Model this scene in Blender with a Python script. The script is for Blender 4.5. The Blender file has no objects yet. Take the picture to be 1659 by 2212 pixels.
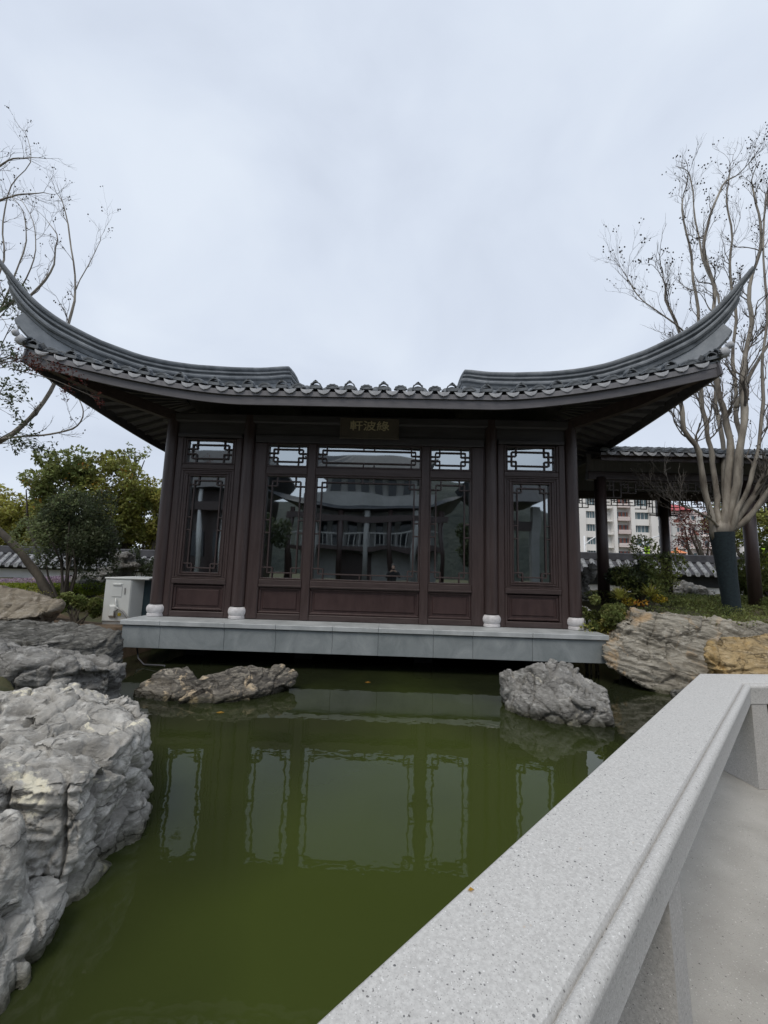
import bpy, math, random
import numpy as np
from mathutils import Vector, Matrix
random.seed(7)
rng = np.random.default_rng(7)
S = bpy.context.scene
COL = S.collection
# ------------------------------------------------------------------ camera
YAW, PITCH, ROLL, FPX = .023, .1306, .0293, 919.8
CAM = np.array([0., -8.5, 1.85])
_f = np.array([-math.sin(YAW)*math.cos(PITCH), math.cos(YAW)*math.cos(PITCH), math.sin(PITCH)])
_rt = np.array([math.cos(YAW), math.sin(YAW), 0.]); _up = np.cross(_rt, _f)
_a = _rt*math.cos(ROLL)+_up*math.sin(ROLL); _b = -_rt*math.sin(ROLL)+_up*math.cos(ROLL)
cam = bpy.data.cameras.new('camera'); camo = bpy.data.objects.new('camera', cam); COL.objects.link(camo)
cam.sensor_fit = 'HORIZONTAL'; cam.sensor_width = 36; cam.lens = FPX/1659*36
cam.clip_start = .05; cam.clip_end = 3000
camo.matrix_world = Matrix(((_a[0], _b[0], -_f[0], CAM[0]), (_a[1], _b[1], -_f[1], CAM[1]), (_a[2], _b[2], -_f[2], CAM[2]), (0, 0, 0, 1)))
S.camera = camo
S.render.resolution_x = 768; S.render.resolution_y = 1024

def at(px, py, Y):
    """world point on the vertical plane y=Y seen at a measured photo position"""
    d = _f+_a*(px-829.5)/FPX+_b*(1106-py)/FPX
    return CAM+d*(Y+8.5)/d[1]
# ------------------------------------------------------------------ light
SUN_EL, SUN_AZ = math.radians(58), math.radians(205)      # behind the photographer, high
W = bpy.data.worlds.new('World'); S.world = W; W.use_nodes = True
nt = W.node_tree; N = nt.nodes; L = nt.links; N.clear()
wo = N.new('ShaderNodeOutputWorld'); bg = N.new('ShaderNodeBackground'); bg.inputs['Strength'].default_value = .1
sky = N.new('ShaderNodeTexSky'); sky.sky_type = 'NISHITA'; sky.sun_disc = False
sky.sun_elevation = SUN_EL; sky.sun_rotation = SUN_AZ
tc = N.new('ShaderNodeTexCoord'); mp = N.new('ShaderNodeMapping'); mp.inputs['Scale'].default_value = (1.3, 1.3, 2.0)
mp.inputs['Location'].default_value = (3.1, .4, 1.7)
n1 = N.new('ShaderNodeTexNoise'); n1.inputs['Scale'].default_value = 1.7; n1.inputs['Detail'].default_value = 5; n1.inputs['Roughness'].default_value = .5
n1.inputs['Distortion'].default_value = .5
cr = N.new('ShaderNodeValToRGB'); e = cr.color_ramp.elements
e[0].position = .3; e[0].color = (5.9, 6.5, 7.6, 1); e[1].position = .68; e[1].color = (7.3, 7.95, 8.9, 1)
m_ = cr.color_ramp.elements.new(.5); m_.color = (6.6, 7.25, 8.35, 1)
mx = N.new('ShaderNodeMix'); mx.data_type = 'RGBA'; mx.inputs[0].default_value = .93
L.new(tc.outputs['Generated'], mp.inputs[0]); L.new(mp.outputs[0], n1.inputs['Vector']); L.new(n1.outputs[0], cr.inputs[0])
L.new(sky.outputs[0], mx.inputs[6]); L.new(cr.outputs[0], mx.inputs[7]); L.new(mx.outputs[2], bg.inputs[0]); L.new(bg.outputs[0], wo.inputs[0])
sl = bpy.data.lights.new('sun', 'SUN'); sl.energy = 1.4; sl.angle = math.radians(25); sl.color = (1, .93, .83)
so = bpy.data.objects.new('sun', sl); COL.objects.link(so)
sd = Vector((math.sin(SUN_AZ)*math.cos(SUN_EL), math.cos(SUN_AZ)*math.cos(SUN_EL), math.sin(SUN_EL)))
so.rotation_euler = sd.to_track_quat('Z', 'Y').to_euler()
so.location = sd*60
S.view_settings.view_transform = 'Standard'; S.view_settings.look = 'None'
S.view_settings.exposure = .14; S.view_settings.gamma = 1
S.cycles.max_bounces = 8; S.cycles.transparent_max_bounces = 12

# ------------------------------------------------------------------ materials
def mat(name, c1, c2=None, scale=5., rough=.6, bump=0., bscale=None, stretch=(1, 1, 1), detail=6, spec=.5, ramp=(.35, .65), island=0., rot=(0, 0, 0), specks=None, c3=None, coat=0, bdist=.02, distortion=0.):
    m = bpy.data.materials.new(name); m.use_nodes = True
    n = m.node_tree.nodes; l = m.node_tree.links; p = n['Principled BSDF']
    p.inputs['Roughness'].default_value = rough; p.inputs['Specular IOR Level'].default_value = spec
    p.inputs['Coat Weight'].default_value = coat
    t = n.new('ShaderNodeTexCoord'); mpp = n.new('ShaderNodeMapping'); mpp.inputs['Scale'].default_value = stretch
    mpp.inputs['Rotation'].default_value = rot
    l.new(t.outputs['Object'], mpp.inputs[0])
    col = None
    if c2 is not None:
        ns = n.new('ShaderNodeTexNoise'); ns.inputs['Scale'].default_value = scale; ns.inputs['Detail'].default_value = detail
        ns.inputs['Roughness'].default_value = .6; ns.inputs['Distortion'].default_value = distortion
        l.new(mpp.outputs[0], ns.inputs['Vector'])
        r = n.new('ShaderNodeValToRGB'); r.color_ramp.elements[0].position = ramp[0]; r.color_ramp.elements[1].position = ramp[1]
        r.color_ramp.elements[0].color = (*c1, 1); r.color_ramp.elements[1].color = (*c2, 1)
        if c3 is not None:
            q = r.color_ramp.elements.new(min(.98, ramp[1]+.1)); q.color = (*c3, 1)
        l.new(ns.outputs[0], r.inputs[0]); col = r.outputs[0]
    else:
        rgb = n.new('ShaderNodeRGB'); rgb.outputs[0].default_value = (*c1, 1); col = rgb.outputs[0]
    if specks:
        for (sc, th, sc_col) in specks:
            v = n.new('ShaderNodeTexVoronoi'); v.inputs['Scale'].default_value = sc
            wn = n.new('ShaderNodeTexNoise'); wn.inputs['Scale'].default_value = sc*.8; wn.inputs['Detail'].default_value = 2
            l.new(t.outputs['Object'], v.inputs['Vector']); l.new(t.outputs['Object'], wn.inputs['Vector'])
            ad = n.new('ShaderNodeMath'); ad.operation = 'ADD'; l.new(v.outputs['Distance'], ad.inputs[0]); l.new(wn.outputs[0], ad.inputs[1])
            rr = n.new('ShaderNodeMapRange'); rr.inputs['From Min'].default_value = th; rr.inputs['From Max'].default_value = th+.07
            rr.inputs['To Min'].default_value = 1; rr.inputs['To Max'].default_value = 0
            l.new(ad.outputs[0], rr.inputs[0])
            mm = n.new('ShaderNodeMix'); mm.data_type = 'RGBA'; mm.inputs[7].default_value = (*sc_col, 1)
            l.new(rr.outputs[0], mm.inputs[0]); l.new(col, mm.inputs[6]); col = mm.outputs[2]
    if island:
        g = n.new('ShaderNodeNewGeometry'); hs = n.new('ShaderNodeHueSaturation')
        mr = n.new('ShaderNodeMapRange'); mr.inputs['To Min'].default_value = 1-island; mr.inputs['To Max'].default_value = 1+island
        l.new(g.outputs['Random Per Island'], mr.inputs[0]); l.new(mr.outputs[0], hs.inputs['Value'])
        mr2 = n.new('ShaderNodeMapRange'); mr2.inputs['To Min'].default_value = .5-island*.05; mr2.inputs['To Max'].default_value = .5+island*.05
        l.new(g.outputs['Random Per Island'], mr2.inputs[0]); l.new(mr2.outputs[0], hs.inputs['Hue'])
        l.new(col, hs.inputs['Color']); col = hs.outputs[0]
    l.new(col, p.inputs['Base Color'])
    if bump:
        b = n.new('ShaderNodeTexNoise'); b.inputs['Scale'].default_value = bscale or scale*3; b.inputs['Detail'].default_value = 8
        b.inputs['Roughness'].default_value = .62
        l.new(mpp.outputs[0], b.inputs['Vector'])
        bp = n.new('ShaderNodeBump'); bp.inputs['Strength'].default_value = bump; bp.inputs['Distance'].default_value = bdist
        l.new(b.outputs[0], bp.inputs['Height']); l.new(bp.outputs[0], p.inputs['Normal'])
    return m

def leafmat(name, c1, c2, island=.45, trans=.42):
    m = mat(name, c1, c2, scale=1.3, rough=.5, island=island, spec=.3)
    n = m.node_tree.nodes; l = m.node_tree.links; p = n['Principled BSDF']; o = n['Material Output']
    tr = n.new('ShaderNodeBsdfTranslucent'); mxs = n.new('ShaderNodeMixShader'); mxs.inputs[0].default_value = trans
    l.new(p.inputs['Base Color'].links[0].from_socket, tr.inputs[0])
    l.new(p.outputs[0], mxs.inputs[1]); l.new(tr.outputs[0], mxs.inputs[2]); l.new(mxs.outputs[0], o.inputs[0])
    return m

M = {}
M['wood'] = mat('dark_wood', (.042, .026, .024), (.068, .046, .043), scale=3, rough=.4, bump=.3, bscale=18, stretch=(7, 7, .6), ramp=(.3, .7))
M['woodh'] = mat('dark_wood_horizontal', (.042, .027, .025), (.068, .048, .045), scale=3, rough=.45, bump=.12, bscale=25, stretch=(.7, 6, 6))
M['panel'] = mat('red_brown_panel', (.042, .024, .023), (.06, .036, .034), scale=3, rough=.38, bump=.08, bscale=30, stretch=(3, 3, 1))
M['soffit'] = mat('soffit_wood', (.15, .145, .155), (.2, .195, .205), scale=3, rough=.6, bump=.2, stretch=(5, 1, 1))  # dark timber painted paler, standing in for glare haze under the eaves
M['fascia'] = mat('fascia_wood', (.085, .08, .086), (.12, .113, .12), scale=3, rough=.5, bump=.1, stretch=(.7, 5, 5))  # greyed in colour to imitate the same glare haze
M['beam'] = mat('beam_wood', (.06, .055, .06), (.085, .08, .086), scale=3, rough=.5, bump=.1, stretch=(.7, 5, 5))  # wood tone lifted to grey: glare haze painted into the upper beams
M['tile'] = mat('grey_clay_tile', (.075, .085, .095), (.17, .185, .2), scale=9, rough=.7, bump=.4, bscale=40, c3=(.25, .265, .27))
M['tilelight'] = mat('pale_tile_face', (.34, .345, .36), (.52, .53, .55), scale=12, rough=.75, bump=.3, bscale=50)
M['ridge'] = mat('grey_ridge_plaster', (.13, .143, .155), (.21, .226, .24), scale=3.2, rough=.62, bump=.35, bscale=22, c3=(.27, .285, .295), ramp=(.38, .6), distortion=.7)
M['board'] = mat('ridge_board_plaster', (.24, .26, .28), (.32, .34, .36), scale=6, rough=.8, bump=.2)
M['marble'] = mat('white_drum_stone', (.5, .48, .48), (.68, .66, .66), scale=9, rough=.65, bump=.05)
M['platform'] = mat('blue_grey_granite', (.21, .235, .24), (.31, .335, .34), scale=1.8, stretch=(1.2, 1, .85), rough=.5, bump=.06, bscale=60, specks=[(170, .6, (.1, .11, .12)), (120, .55, (.36, .38, .38))], c3=(.4, .42, .42), distortion=1.2)
M['platformtop'] = mat('granite_coping', (.36, .38, .38), (.5, .52, .52), scale=3, rough=.45, bump=.05, bscale=60)
M['granite'] = mat('speckled_granite', (.45, .44, .42), (.58, .57, .545), scale=110, rough=.7, bump=.45, bscale=260, bdist=.003, detail=4,
                   specks=[(210, .62, (.33, .32, .3)), (80, .53, (.16, .155, .15)), (120, .58, (.7, .69, .67)), (50, .45, (.12, .12, .12)), (33, .40, (.5, .43, .36))])
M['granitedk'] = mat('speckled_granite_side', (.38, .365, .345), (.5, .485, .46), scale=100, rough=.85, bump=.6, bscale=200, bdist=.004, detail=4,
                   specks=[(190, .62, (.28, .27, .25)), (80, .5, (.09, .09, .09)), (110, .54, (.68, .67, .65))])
M['deck'] = mat('deck_granite', (.35, .33, .295), (.46, .44, .40), scale=2.2, rough=.88, bump=.8, bscale=140, bdist=.006, detail=9,
                specks=[(150, .63, (.33, .31, .28)), (70, .5, (.14, .135, .125)), (90, .55, (.6, .58, .54))])
M['soil'] = mat('soil', (.1, .07, .045), (.2, .14, .09), scale=4, rough=.95, bump=.8, bscale=40)
M['wallwhite'] = mat('white_plaster', (.6, .6, .6), (.72, .72, .71), scale=1.5, rough=.8, bump=.1)
M['black'] = mat('dark_brick_band', (.02, .022, .025), (.04, .042, .045), scale=4, rough=.8)
M['coping'] = mat('dark_coping', (.045, .045, .052), (.08, .08, .09), scale=3, rough=.75, bump=.3)
M['copingtile'] = mat('coping_tile', (.14, .145, .15), (.33, .34, .35), scale=9, rough=.7, bump=.4, bscale=40)
M['bark'] = mat('pale_smooth_bark', (.12, .10, .08), (.36, .325, .27), scale=5, rough=.75, bump=.4, bscale=20, stretch=(1, 1, .3), c3=(.46, .42, .36))
M['twig'] = mat('twig_bark', (.07, .06, .05), (.15, .13, .11), scale=8, rough=.8)
M['seed'] = mat('seed_pod', (.02, .015, .012), (.04, .03, .022), scale=8, rough=.8)
M['darkbark'] = mat('dark_bark', (.05, .042, .032), (.1, .085, .065), scale=6, rough=.85, bump=.5, stretch=(1, 1, .3))
M['wrap'] = mat('dark_teal_trunk_wrap', (.006, .014, .019), (.014, .028, .034), scale=20, rough=.85, bump=.9, bscale=60, stretch=(1, 1, 1.5), bdist=.01)
M['leafdark'] = leafmat('dark_leaf', (.05, .066, .036), (.11, .13, .065))
M['leafmid'] = leafmat('mid_green_leaf', (.13, .16, .05), (.25, .27, .09))
M['leafblue'] = leafmat('deep_green_leaf', (.11, .14, .065), (.22, .25, .11))
M['leafolive'] = leafmat('olive_green_leaf', (.2, .21, .05), (.32, .32, .09))
M['leafyel'] = leafmat('yellow_green_leaf', (.27, .27, .06), (.42, .39, .1))
M['leaflime'] = leafmat('lime_ground_leaf', (.14, .2, .02), (.3, .33, .04))
M['leaforange'] = leafmat('orange_leaf', (.4, .17, .03), (.5, .3, .05))
M['leafyellow'] = leafmat('bright_yellow_leaf', (.42, .32, .03), (.55, .42, .06))
M['leafred'] = leafmat('dark_red_leaf', (.07, .02, .015), (.14, .035, .03))
M['leafpurple'] = leafmat('mauve_flower', (.3, .2, .28), (.42, .33, .4))
M['acwhite'] = mat('ac_enamel', (.62, .63, .6), (.7, .71, .68), scale=2, rough=.45)
M['acdark'] = mat('ac_coil', (.012, .03, .04), (.022, .045, .055), scale=60, rough=.6, bump=.6, bscale=80, stretch=(1, 1, .05))
M['grey'] = mat('grey_plastic', (.3, .3, .29)); M['yellow'] = mat('yellow_sticker', (.65, .5, .05))
M['gold'] = mat('gold_lettering', (.6, .52, .33), (.7, .62, .42), scale=20, rough=.4)
M['plaque'] = mat('plaque_wood', (.11, .095, .08), (.15, .125, .1), scale=4, rough=.5)
M['aptwhite'] = mat('apartment_render', (.72, .69, .66), (.82, .79, .76), scale=.2, rough=.8)
M['aptpink'] = mat('pink_render', (.58, .47, .45), (.72, .64, .61), scale=.3, rough=.8)
M['aptgrey'] = mat('grey_render', (.55, .54, .53), (.65, .64, .62), scale=.3, rough=.8)
M['aptglass'] = mat('blue_window', (.05, .085, .1), (.11, .16, .18), scale=.5, rough=.15)
M['redpaint'] = mat('red_lattice_window', (.22, .07, .05), (.3, .13, .1), scale=1.2, rough=.6)
M['redroof'] = mat('red_roof', (.35, .05, .06), (.45, .08, .08), scale=1, rough=.6)
M['orange'] = mat('orange_roof', (.6, .18, .06), (.7, .25, .1), scale=1, rough=.6)
M['lampwhite'] = mat('lamp_paint', (.75, .76, .78)); M['banner'] = mat('green_banner', (.35, .6, .02), (.45, .7, .05), scale=.5)
M['pink'] = mat('pink_silk', (.7, .08, .16), (.8, .12, .2), scale=3)
M['roofdark'] = mat('far_tile_roof', (.045, .048, .055), (.07, .075, .085), scale=1, rough=.7, bump=1, bscale=8, stretch=(6, .2, 1))
M['darkglass'] = mat('dark_window', (.015, .02, .025), rough=.1)
M['skin'] = mat('skin', (.5, .33, .25)); M['cloth'] = mat('black_cloth', (.015, .015, .017), (.03, .03, .032), scale=9, rough=.9)
M['phone'] = mat('phone_shell', (.03, .03, .035), rough=.25); M['hair'] = mat('hair', (.01, .009, .008), rough=.5)
M['hallwhite'] = mat('hall_plaster', (.3, .3, .29), (.38, .38, .37), scale=1.5, rough=.8)
M['hill'] = mat('wooded_hill', (.022, .03, .026), (.05, .058, .045), scale=.15, rough=.95, bump=1, bscale=.6, bdist=1.)
M['ground'] = mat('ground_cover', (.06, .07, .03), (.12, .1, .05), scale=1.5, rough=.95, bump=.8, bscale=20, c3=(.15, .12, .08))
# water
w = bpy.data.materials.new('pond_water'); w.use_nodes = True; M['water'] = w
n = w.node_tree.nodes; l = w.node_tree.links; p = n['Principled BSDF']
p.inputs['Roughness'].default_value = .015; p.inputs['IOR'].default_value = 1.33
t = n.new('ShaderNodeTexCoord'); a = n.new('ShaderNodeTexNoise'); a.inputs['Scale'].default_value = .28; a.inputs['Detail'].default_value = 3
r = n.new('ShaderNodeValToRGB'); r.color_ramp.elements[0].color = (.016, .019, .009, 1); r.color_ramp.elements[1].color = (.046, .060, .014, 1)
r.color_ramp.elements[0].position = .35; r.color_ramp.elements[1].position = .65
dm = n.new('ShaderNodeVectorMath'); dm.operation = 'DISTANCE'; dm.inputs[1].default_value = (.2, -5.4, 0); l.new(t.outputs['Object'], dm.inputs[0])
dr = n.new('ShaderNodeMapRange'); dr.inputs[1].default_value = 1.; dr.inputs[2].default_value = 4.2; dr.inputs[3].default_value = .22; dr.inputs[4].default_value = -.22; l.new(dm.outputs['Value'], dr.inputs[0])  # glare at mid-pond and shade towards the platform, painted into the water colour
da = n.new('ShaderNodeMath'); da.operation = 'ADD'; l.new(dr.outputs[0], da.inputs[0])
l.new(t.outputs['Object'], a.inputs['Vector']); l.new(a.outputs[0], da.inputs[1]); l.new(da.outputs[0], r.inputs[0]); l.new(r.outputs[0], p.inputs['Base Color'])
b = n.new('ShaderNodeTexNoise'); b.inputs['Scale'].default_value = 3.2; b.inputs['Detail'].default_value = 3; b.inputs['Roughness'].default_value = .45
bp = n.new('ShaderNodeBump'); bp.inputs['Strength'].default_value = .05; bp.inputs['Distance'].default_value = .05
l.new(t.outputs['Object'], b.inputs['Vector']); l.new(b.outputs[0], bp.inputs['Height']); l.new(bp.outputs[0], p.inputs['Normal'])
# reflective tinted glass
w = bpy.data.materials.new('reflective_glass'); w.use_nodes = True; M['glass'] = w
n = w.node_tree.nodes; l = w.node_tree.links; n.remove(n['Principled BSDF']); o = n['Material Output']
tr = n.new('ShaderNodeBsdfTransparent'); tr.inputs[0].default_value = (.5, .56, .55, 1)
gl = n.new('ShaderNodeBsdfGlossy'); gl.inputs['Color'].default_value = (.88, .95, .97, 1); gl.inputs['Roughness'].default_value = .02
fr = n.new('ShaderNodeLayerWeight'); fr.inputs[0].default_value = .25
mr = n.new('ShaderNodeMapRange'); mr.inputs['To Min'].default_value = .5; mr.inputs['To Max'].default_value = 1.
ms = n.new('ShaderNodeMixShader'); l.new(fr.outputs['Fresnel'], mr.inputs[0]); l.new(mr.outputs[0], ms.inputs[0])
l.new(tr.outputs[0], ms.inputs[1]); l.new(gl.outputs[0], ms.inputs[2]); l.new(ms.outputs[0], o.inputs[0])
t = n.new('ShaderNodeTexCoord'); b = n.new('ShaderNodeTexNoise'); b.inputs['Scale'].default_value = .9; b.inputs['Detail'].default_value = 1
bp = n.new('ShaderNodeBump'); bp.inputs['Strength'].default_value = .07; bp.inputs['Distance'].default_value = .1
l.new(t.outputs['Object'], b.inputs['Vector']); l.new(b.outputs[0], bp.inputs['Height']); l.new(bp.outputs[0], gl.inputs['Normal'])

# ------------------------------------------------------------------ helpers
def origin(o):
    v = np.zeros(3)
    while o is not None:
        v += np.array(o.location); o = o.parent
    return v

def tag(o, label=None, cat=None, group=None, kind=None):
    if label: o['label'] = label
    if cat: o['category'] = cat
    if group: o['group'] = group
    if kind: o['kind'] = kind
    return o

def thing(name, label, cat, loc, group=None):
    o = bpy.data.objects.new(name, None); COL.objects.link(o); o.location = [float(q) for q in loc]
    o.empty_display_size = .2
    return tag(o, label, cat, group)

def link(name, me, parent=None, loc=None):
    o = bpy.data.objects.new(name, me); COL.objects.link(o)
    if parent is not None: o.parent = parent
    if loc is not None: o.location = [float(q) for q in loc]
    return o

def mesh_from(name, V, F, m, smooth=False):
    me = bpy.data.meshes.new(name); V = np.asarray(V, dtype=np.float32)
    me.from_pydata([tuple(v) for v in V.tolist()], [], F) if not isinstance(F, np.ndarray) else fast(me, V, F)
    me.materials.append(m)
    if smooth: me.polygons.foreach_set('use_smooth', np.ones(len(me.polygons), dtype=bool))
    me.update(); return me

def fast(me, V, F):
    k = F.shape[1]; nF = len(F)
    me.vertices.add(len(V)); me.vertices.foreach_set('co', V.ravel())
    me.loops.add(nF*k); me.loops.foreach_set('vertex_index', F.ravel().astype(np.int32))
    me.polygons.add(nF); me.polygons.foreach_set('loop_start', np.arange(0, nF*k, k, dtype=np.int32))
    me.polygons.foreach_set('loop_total', np.full(nF, k, dtype=np.int32)); me.update(calc_edges=True)

class MB:
    def __init__(s): s.v = []; s.f = []
    def add(s, V, F):
        o = len(s.v); s.v += [tuple(float(c) for c in q) for q in V]; s.f += [tuple(i+o for i in q) for q in F]; return s
    def box(s, x0, x1, y0, y1, z0, z1, rot=0, c=None):
        V = [(x, y, z) for z in (z0, z1) for y in (y0, y1) for x in (x0, x1)]
        if rot:
            cx, cy = c or ((x0+x1)/2, (y0+y1)/2); cs, sn = math.cos(rot), math.sin(rot)
            V = [(cx+(x-cx)*cs-(y-cy)*sn, cy+(x-cx)*sn+(y-cy)*cs, z) for x, y, z in V]
        return s.add(V, [(0, 2, 3, 1), (4, 5, 7, 6), (0, 1, 5, 4), (2, 6, 7, 3), (0, 4, 6, 2), (1, 3, 7, 5)])
    def bbox(s, x0, x1, y0, y1, z0, z1, b=.008):
        """box with chamfered front (-y) edges"""
        V = [(x0, y1, z0), (x1, y1, z0), (x1, y1, z1), (x0, y1, z1), (x0, y0+b, z0), (x1, y0+b, z0), (x1, y0+b, z1), (x0, y0+b, z1),
             (x0+b, y0, z0+b), (x1-b, y0, z0+b), (x1-b, y0, z1-b), (x0+b, y0, z1-b)]
        return s.add(V, [(0, 3, 2, 1), (0, 1, 5, 4), (1, 2, 6, 5), (2, 3, 7, 6), (3, 0, 4, 7), (4, 5, 9, 8), (5, 6, 10, 9), (6, 7, 11, 10), (7, 4, 8, 11), (8, 9, 10, 11)])
    def lathe(s, prof, c, n=20):
        V = []; F = []
        for (r, z) in prof:
            for k in range(n):
                a = 2*math.pi*k/n; V.append((c[0]+r*math.cos(a), c[1]+r*math.sin(a), c[2]+z))
        for i in range(len(prof)-1):
            for k in range(n):
                k2 = (k+1) % n; F.append((i*n+k, i*n+k2, (i+1)*n+k2, (i+1)*n+k))
        F.append(tuple(range(n-1, -1, -1))); F.append(tuple((len(prof)-1)*n+k for k in range(n)))
        return s.add(V, F)
    def tube(s, pts, rad, n=6, cap=True):
        P = np.array(pts, float); m = len(P); T = np.gradient(P, axis=0); T /= np.linalg.norm(T, axis=1)[:, None]+1e-9
        ref = np.array([0, 0, 1.]) if abs(T[0][2]) < .9 else np.array([1., 0, 0])
        V = []; F = []
        if not hasattr(rad, '__len__'): rad = [rad]*m
        for i in range(m):
            u = np.cross(T[i], ref); u /= np.linalg.norm(u)+1e-9; w_ = np.cross(u, T[i]); ref = w_
            for k in range(n):
                a = 2*math.pi*k/n; V.append(P[i]+rad[i]*(u*math.cos(a)+w_*math.sin(a)))
        for i in range(m-1):
            for k in range(n):
                k2 = (k+1) % n; F.append((i*n+k, i*n+k2, (i+1)*n+k2, (i+1)*n+k))
        if cap: F.append(tuple(range(n-1, -1, -1))); F.append(tuple((m-1)*n+k for k in range(n)))
        return s.add(V, F)
    def sweep(s, pts, prof, up=(0, 0, 1), scale=None):
        """closed 2D profile (side, up) swept along pts"""
        P = np.array(pts, float); m = len(P); T = np.gradient(P, axis=0); T /= np.linalg.norm(T, axis=1)[:, None]+1e-9
        V = []; F = []; n = len(prof)
        for i in range(m):
            u = np.cross(T[i], np.array(up, float)); u /= np.linalg.norm(u); w_ = np.cross(u, T[i])
            sc = scale[i] if scale is not None else 1
            for (a, b_) in prof: V.append(P[i]+u*a*sc+w_*b_*sc)
        for i in range(m-1):
            for k in range(n):
                k2 = (k+1) % n; F.append((i*n+k, i*n+k2, (i+1)*n+k2, (i+1)*n+k))
        F.append(tuple(range(n-1, -1, -1))); F.append(tuple((m-1)*n+k for k in range(n)))
        return s.add(V, F)
    def build(s, name, m, parent=None, smooth=False, label=None, kind=None, auto=None):
        off = origin(parent) if parent is not None else 0
        me = mesh_from(name, np.array(s.v)-off, s.f, m, smooth)
        o = link(name, me, parent)
        if auto is not None:
            me.polygons.foreach_set('use_smooth', np.ones(len(me.polygons), dtype=bool)); me.set_sharp_from_angle(angle=math.radians(auto))
        if label: o['label'] = label
        if kind: o['kind'] = kind
        return o
UNIT = {}
def unit_box(m):
    if m.name not in UNIT: UNIT[m.name] = mesh_from('bar', MB().bbox(-.5, .5, -.5, .5, -.5, .5, .12).v, MB().bbox(-.5, .5, -.5, .5, -.5, .5, .12).f, m)
    return UNIT[m.name]
def bar(name, x0, x1, y0, y1, z0, z1, m, parent):
    off = origin(parent); o = link(name, unit_box(m), parent, np.array([(x0+x1)/2, (y0+y1)/2, (z0+z1)/2])-off)
    o.scale = (x1-x0, y1-y0, z1-z0); return o

# numpy gradient noise
_perm = rng.permutation(4096)
def _h(ix, iy, iz): return _perm[(_perm[(_perm[ix & 4095]+iy) & 4095]+iz) & 4095]
_g = rng.normal(size=(4096, 3)); _g /= np.linalg.norm(_g, axis=1)[:, None]
def perlin(p):
    i = np.floor(p).astype(np.int64); f = p-i; u = f*f*f*(f*(f*6-15)+10); r = 0
    for dx in (0, 1):
        for dy in (0, 1):
            for dz in (0, 1):
                g = _g[_h(i[:, 0]+dx, i[:, 1]+dy, i[:, 2]+dz)]
                d = ((f-np.array([dx, dy, dz]))*g).sum(1)
                wt = (u[:, 0] if dx else 1-u[:, 0])*(u[:, 1] if dy else 1-u[:, 1])*(u[:, 2] if dz else 1-u[:, 2])
                r = r+d*wt
    return r*1.5
def fbm(p, o=5, lac=2.05, gain=.5):
    r = 0; a = 1
    for k in range(o): r = r+a*perlin(p+k*17.3); p = p*lac; a *= gain
    return r
def ridged(p, o=4):
    r = 0; a = 1
    for k in range(o): r = r+a*(1-2*np.abs(perlin(p+k*9.1))); p = p*2.1; a *= .5
    return r
def facets(p, scale):
    """faceted displacement: every Voronoi cell tilts its own way"""
    q = p*scale; q = q+.35*np.stack([perlin(q*1.3+3), perlin(q*1.3+31), perlin(q*1.3+67)], 1)
    i = np.floor(q).astype(np.int64); best = np.full(len(q), 1e9); sec = best.copy(); val = np.zeros(len(q))
    for dx in (-1, 0, 1):
        for dy in (-1, 0, 1):
            for dz in (-1, 0, 1):
                hh = _h(i[:, 0]+dx, i[:, 1]+dy, i[:, 2]+dz)
                c = i+np.array([dx, dy, dz])+.5+.4*_g[hh]; dd = q-c; ds = (dd**2).sum(1)
                v = (dd*_g[(hh*7+13) & 4095]).sum(1)+.35*_g[(hh*3+5) & 4095][:, 0]
                up_ = ds < best
                sec = np.where(up_, best, np.minimum(sec, ds)); val = np.where(up_, v, val); best = np.where(up_, ds, best)
    crack = np.clip(1-(np.sqrt(sec)-np.sqrt(best))/.1, 0, 1)
    return val-.35*crack

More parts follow.
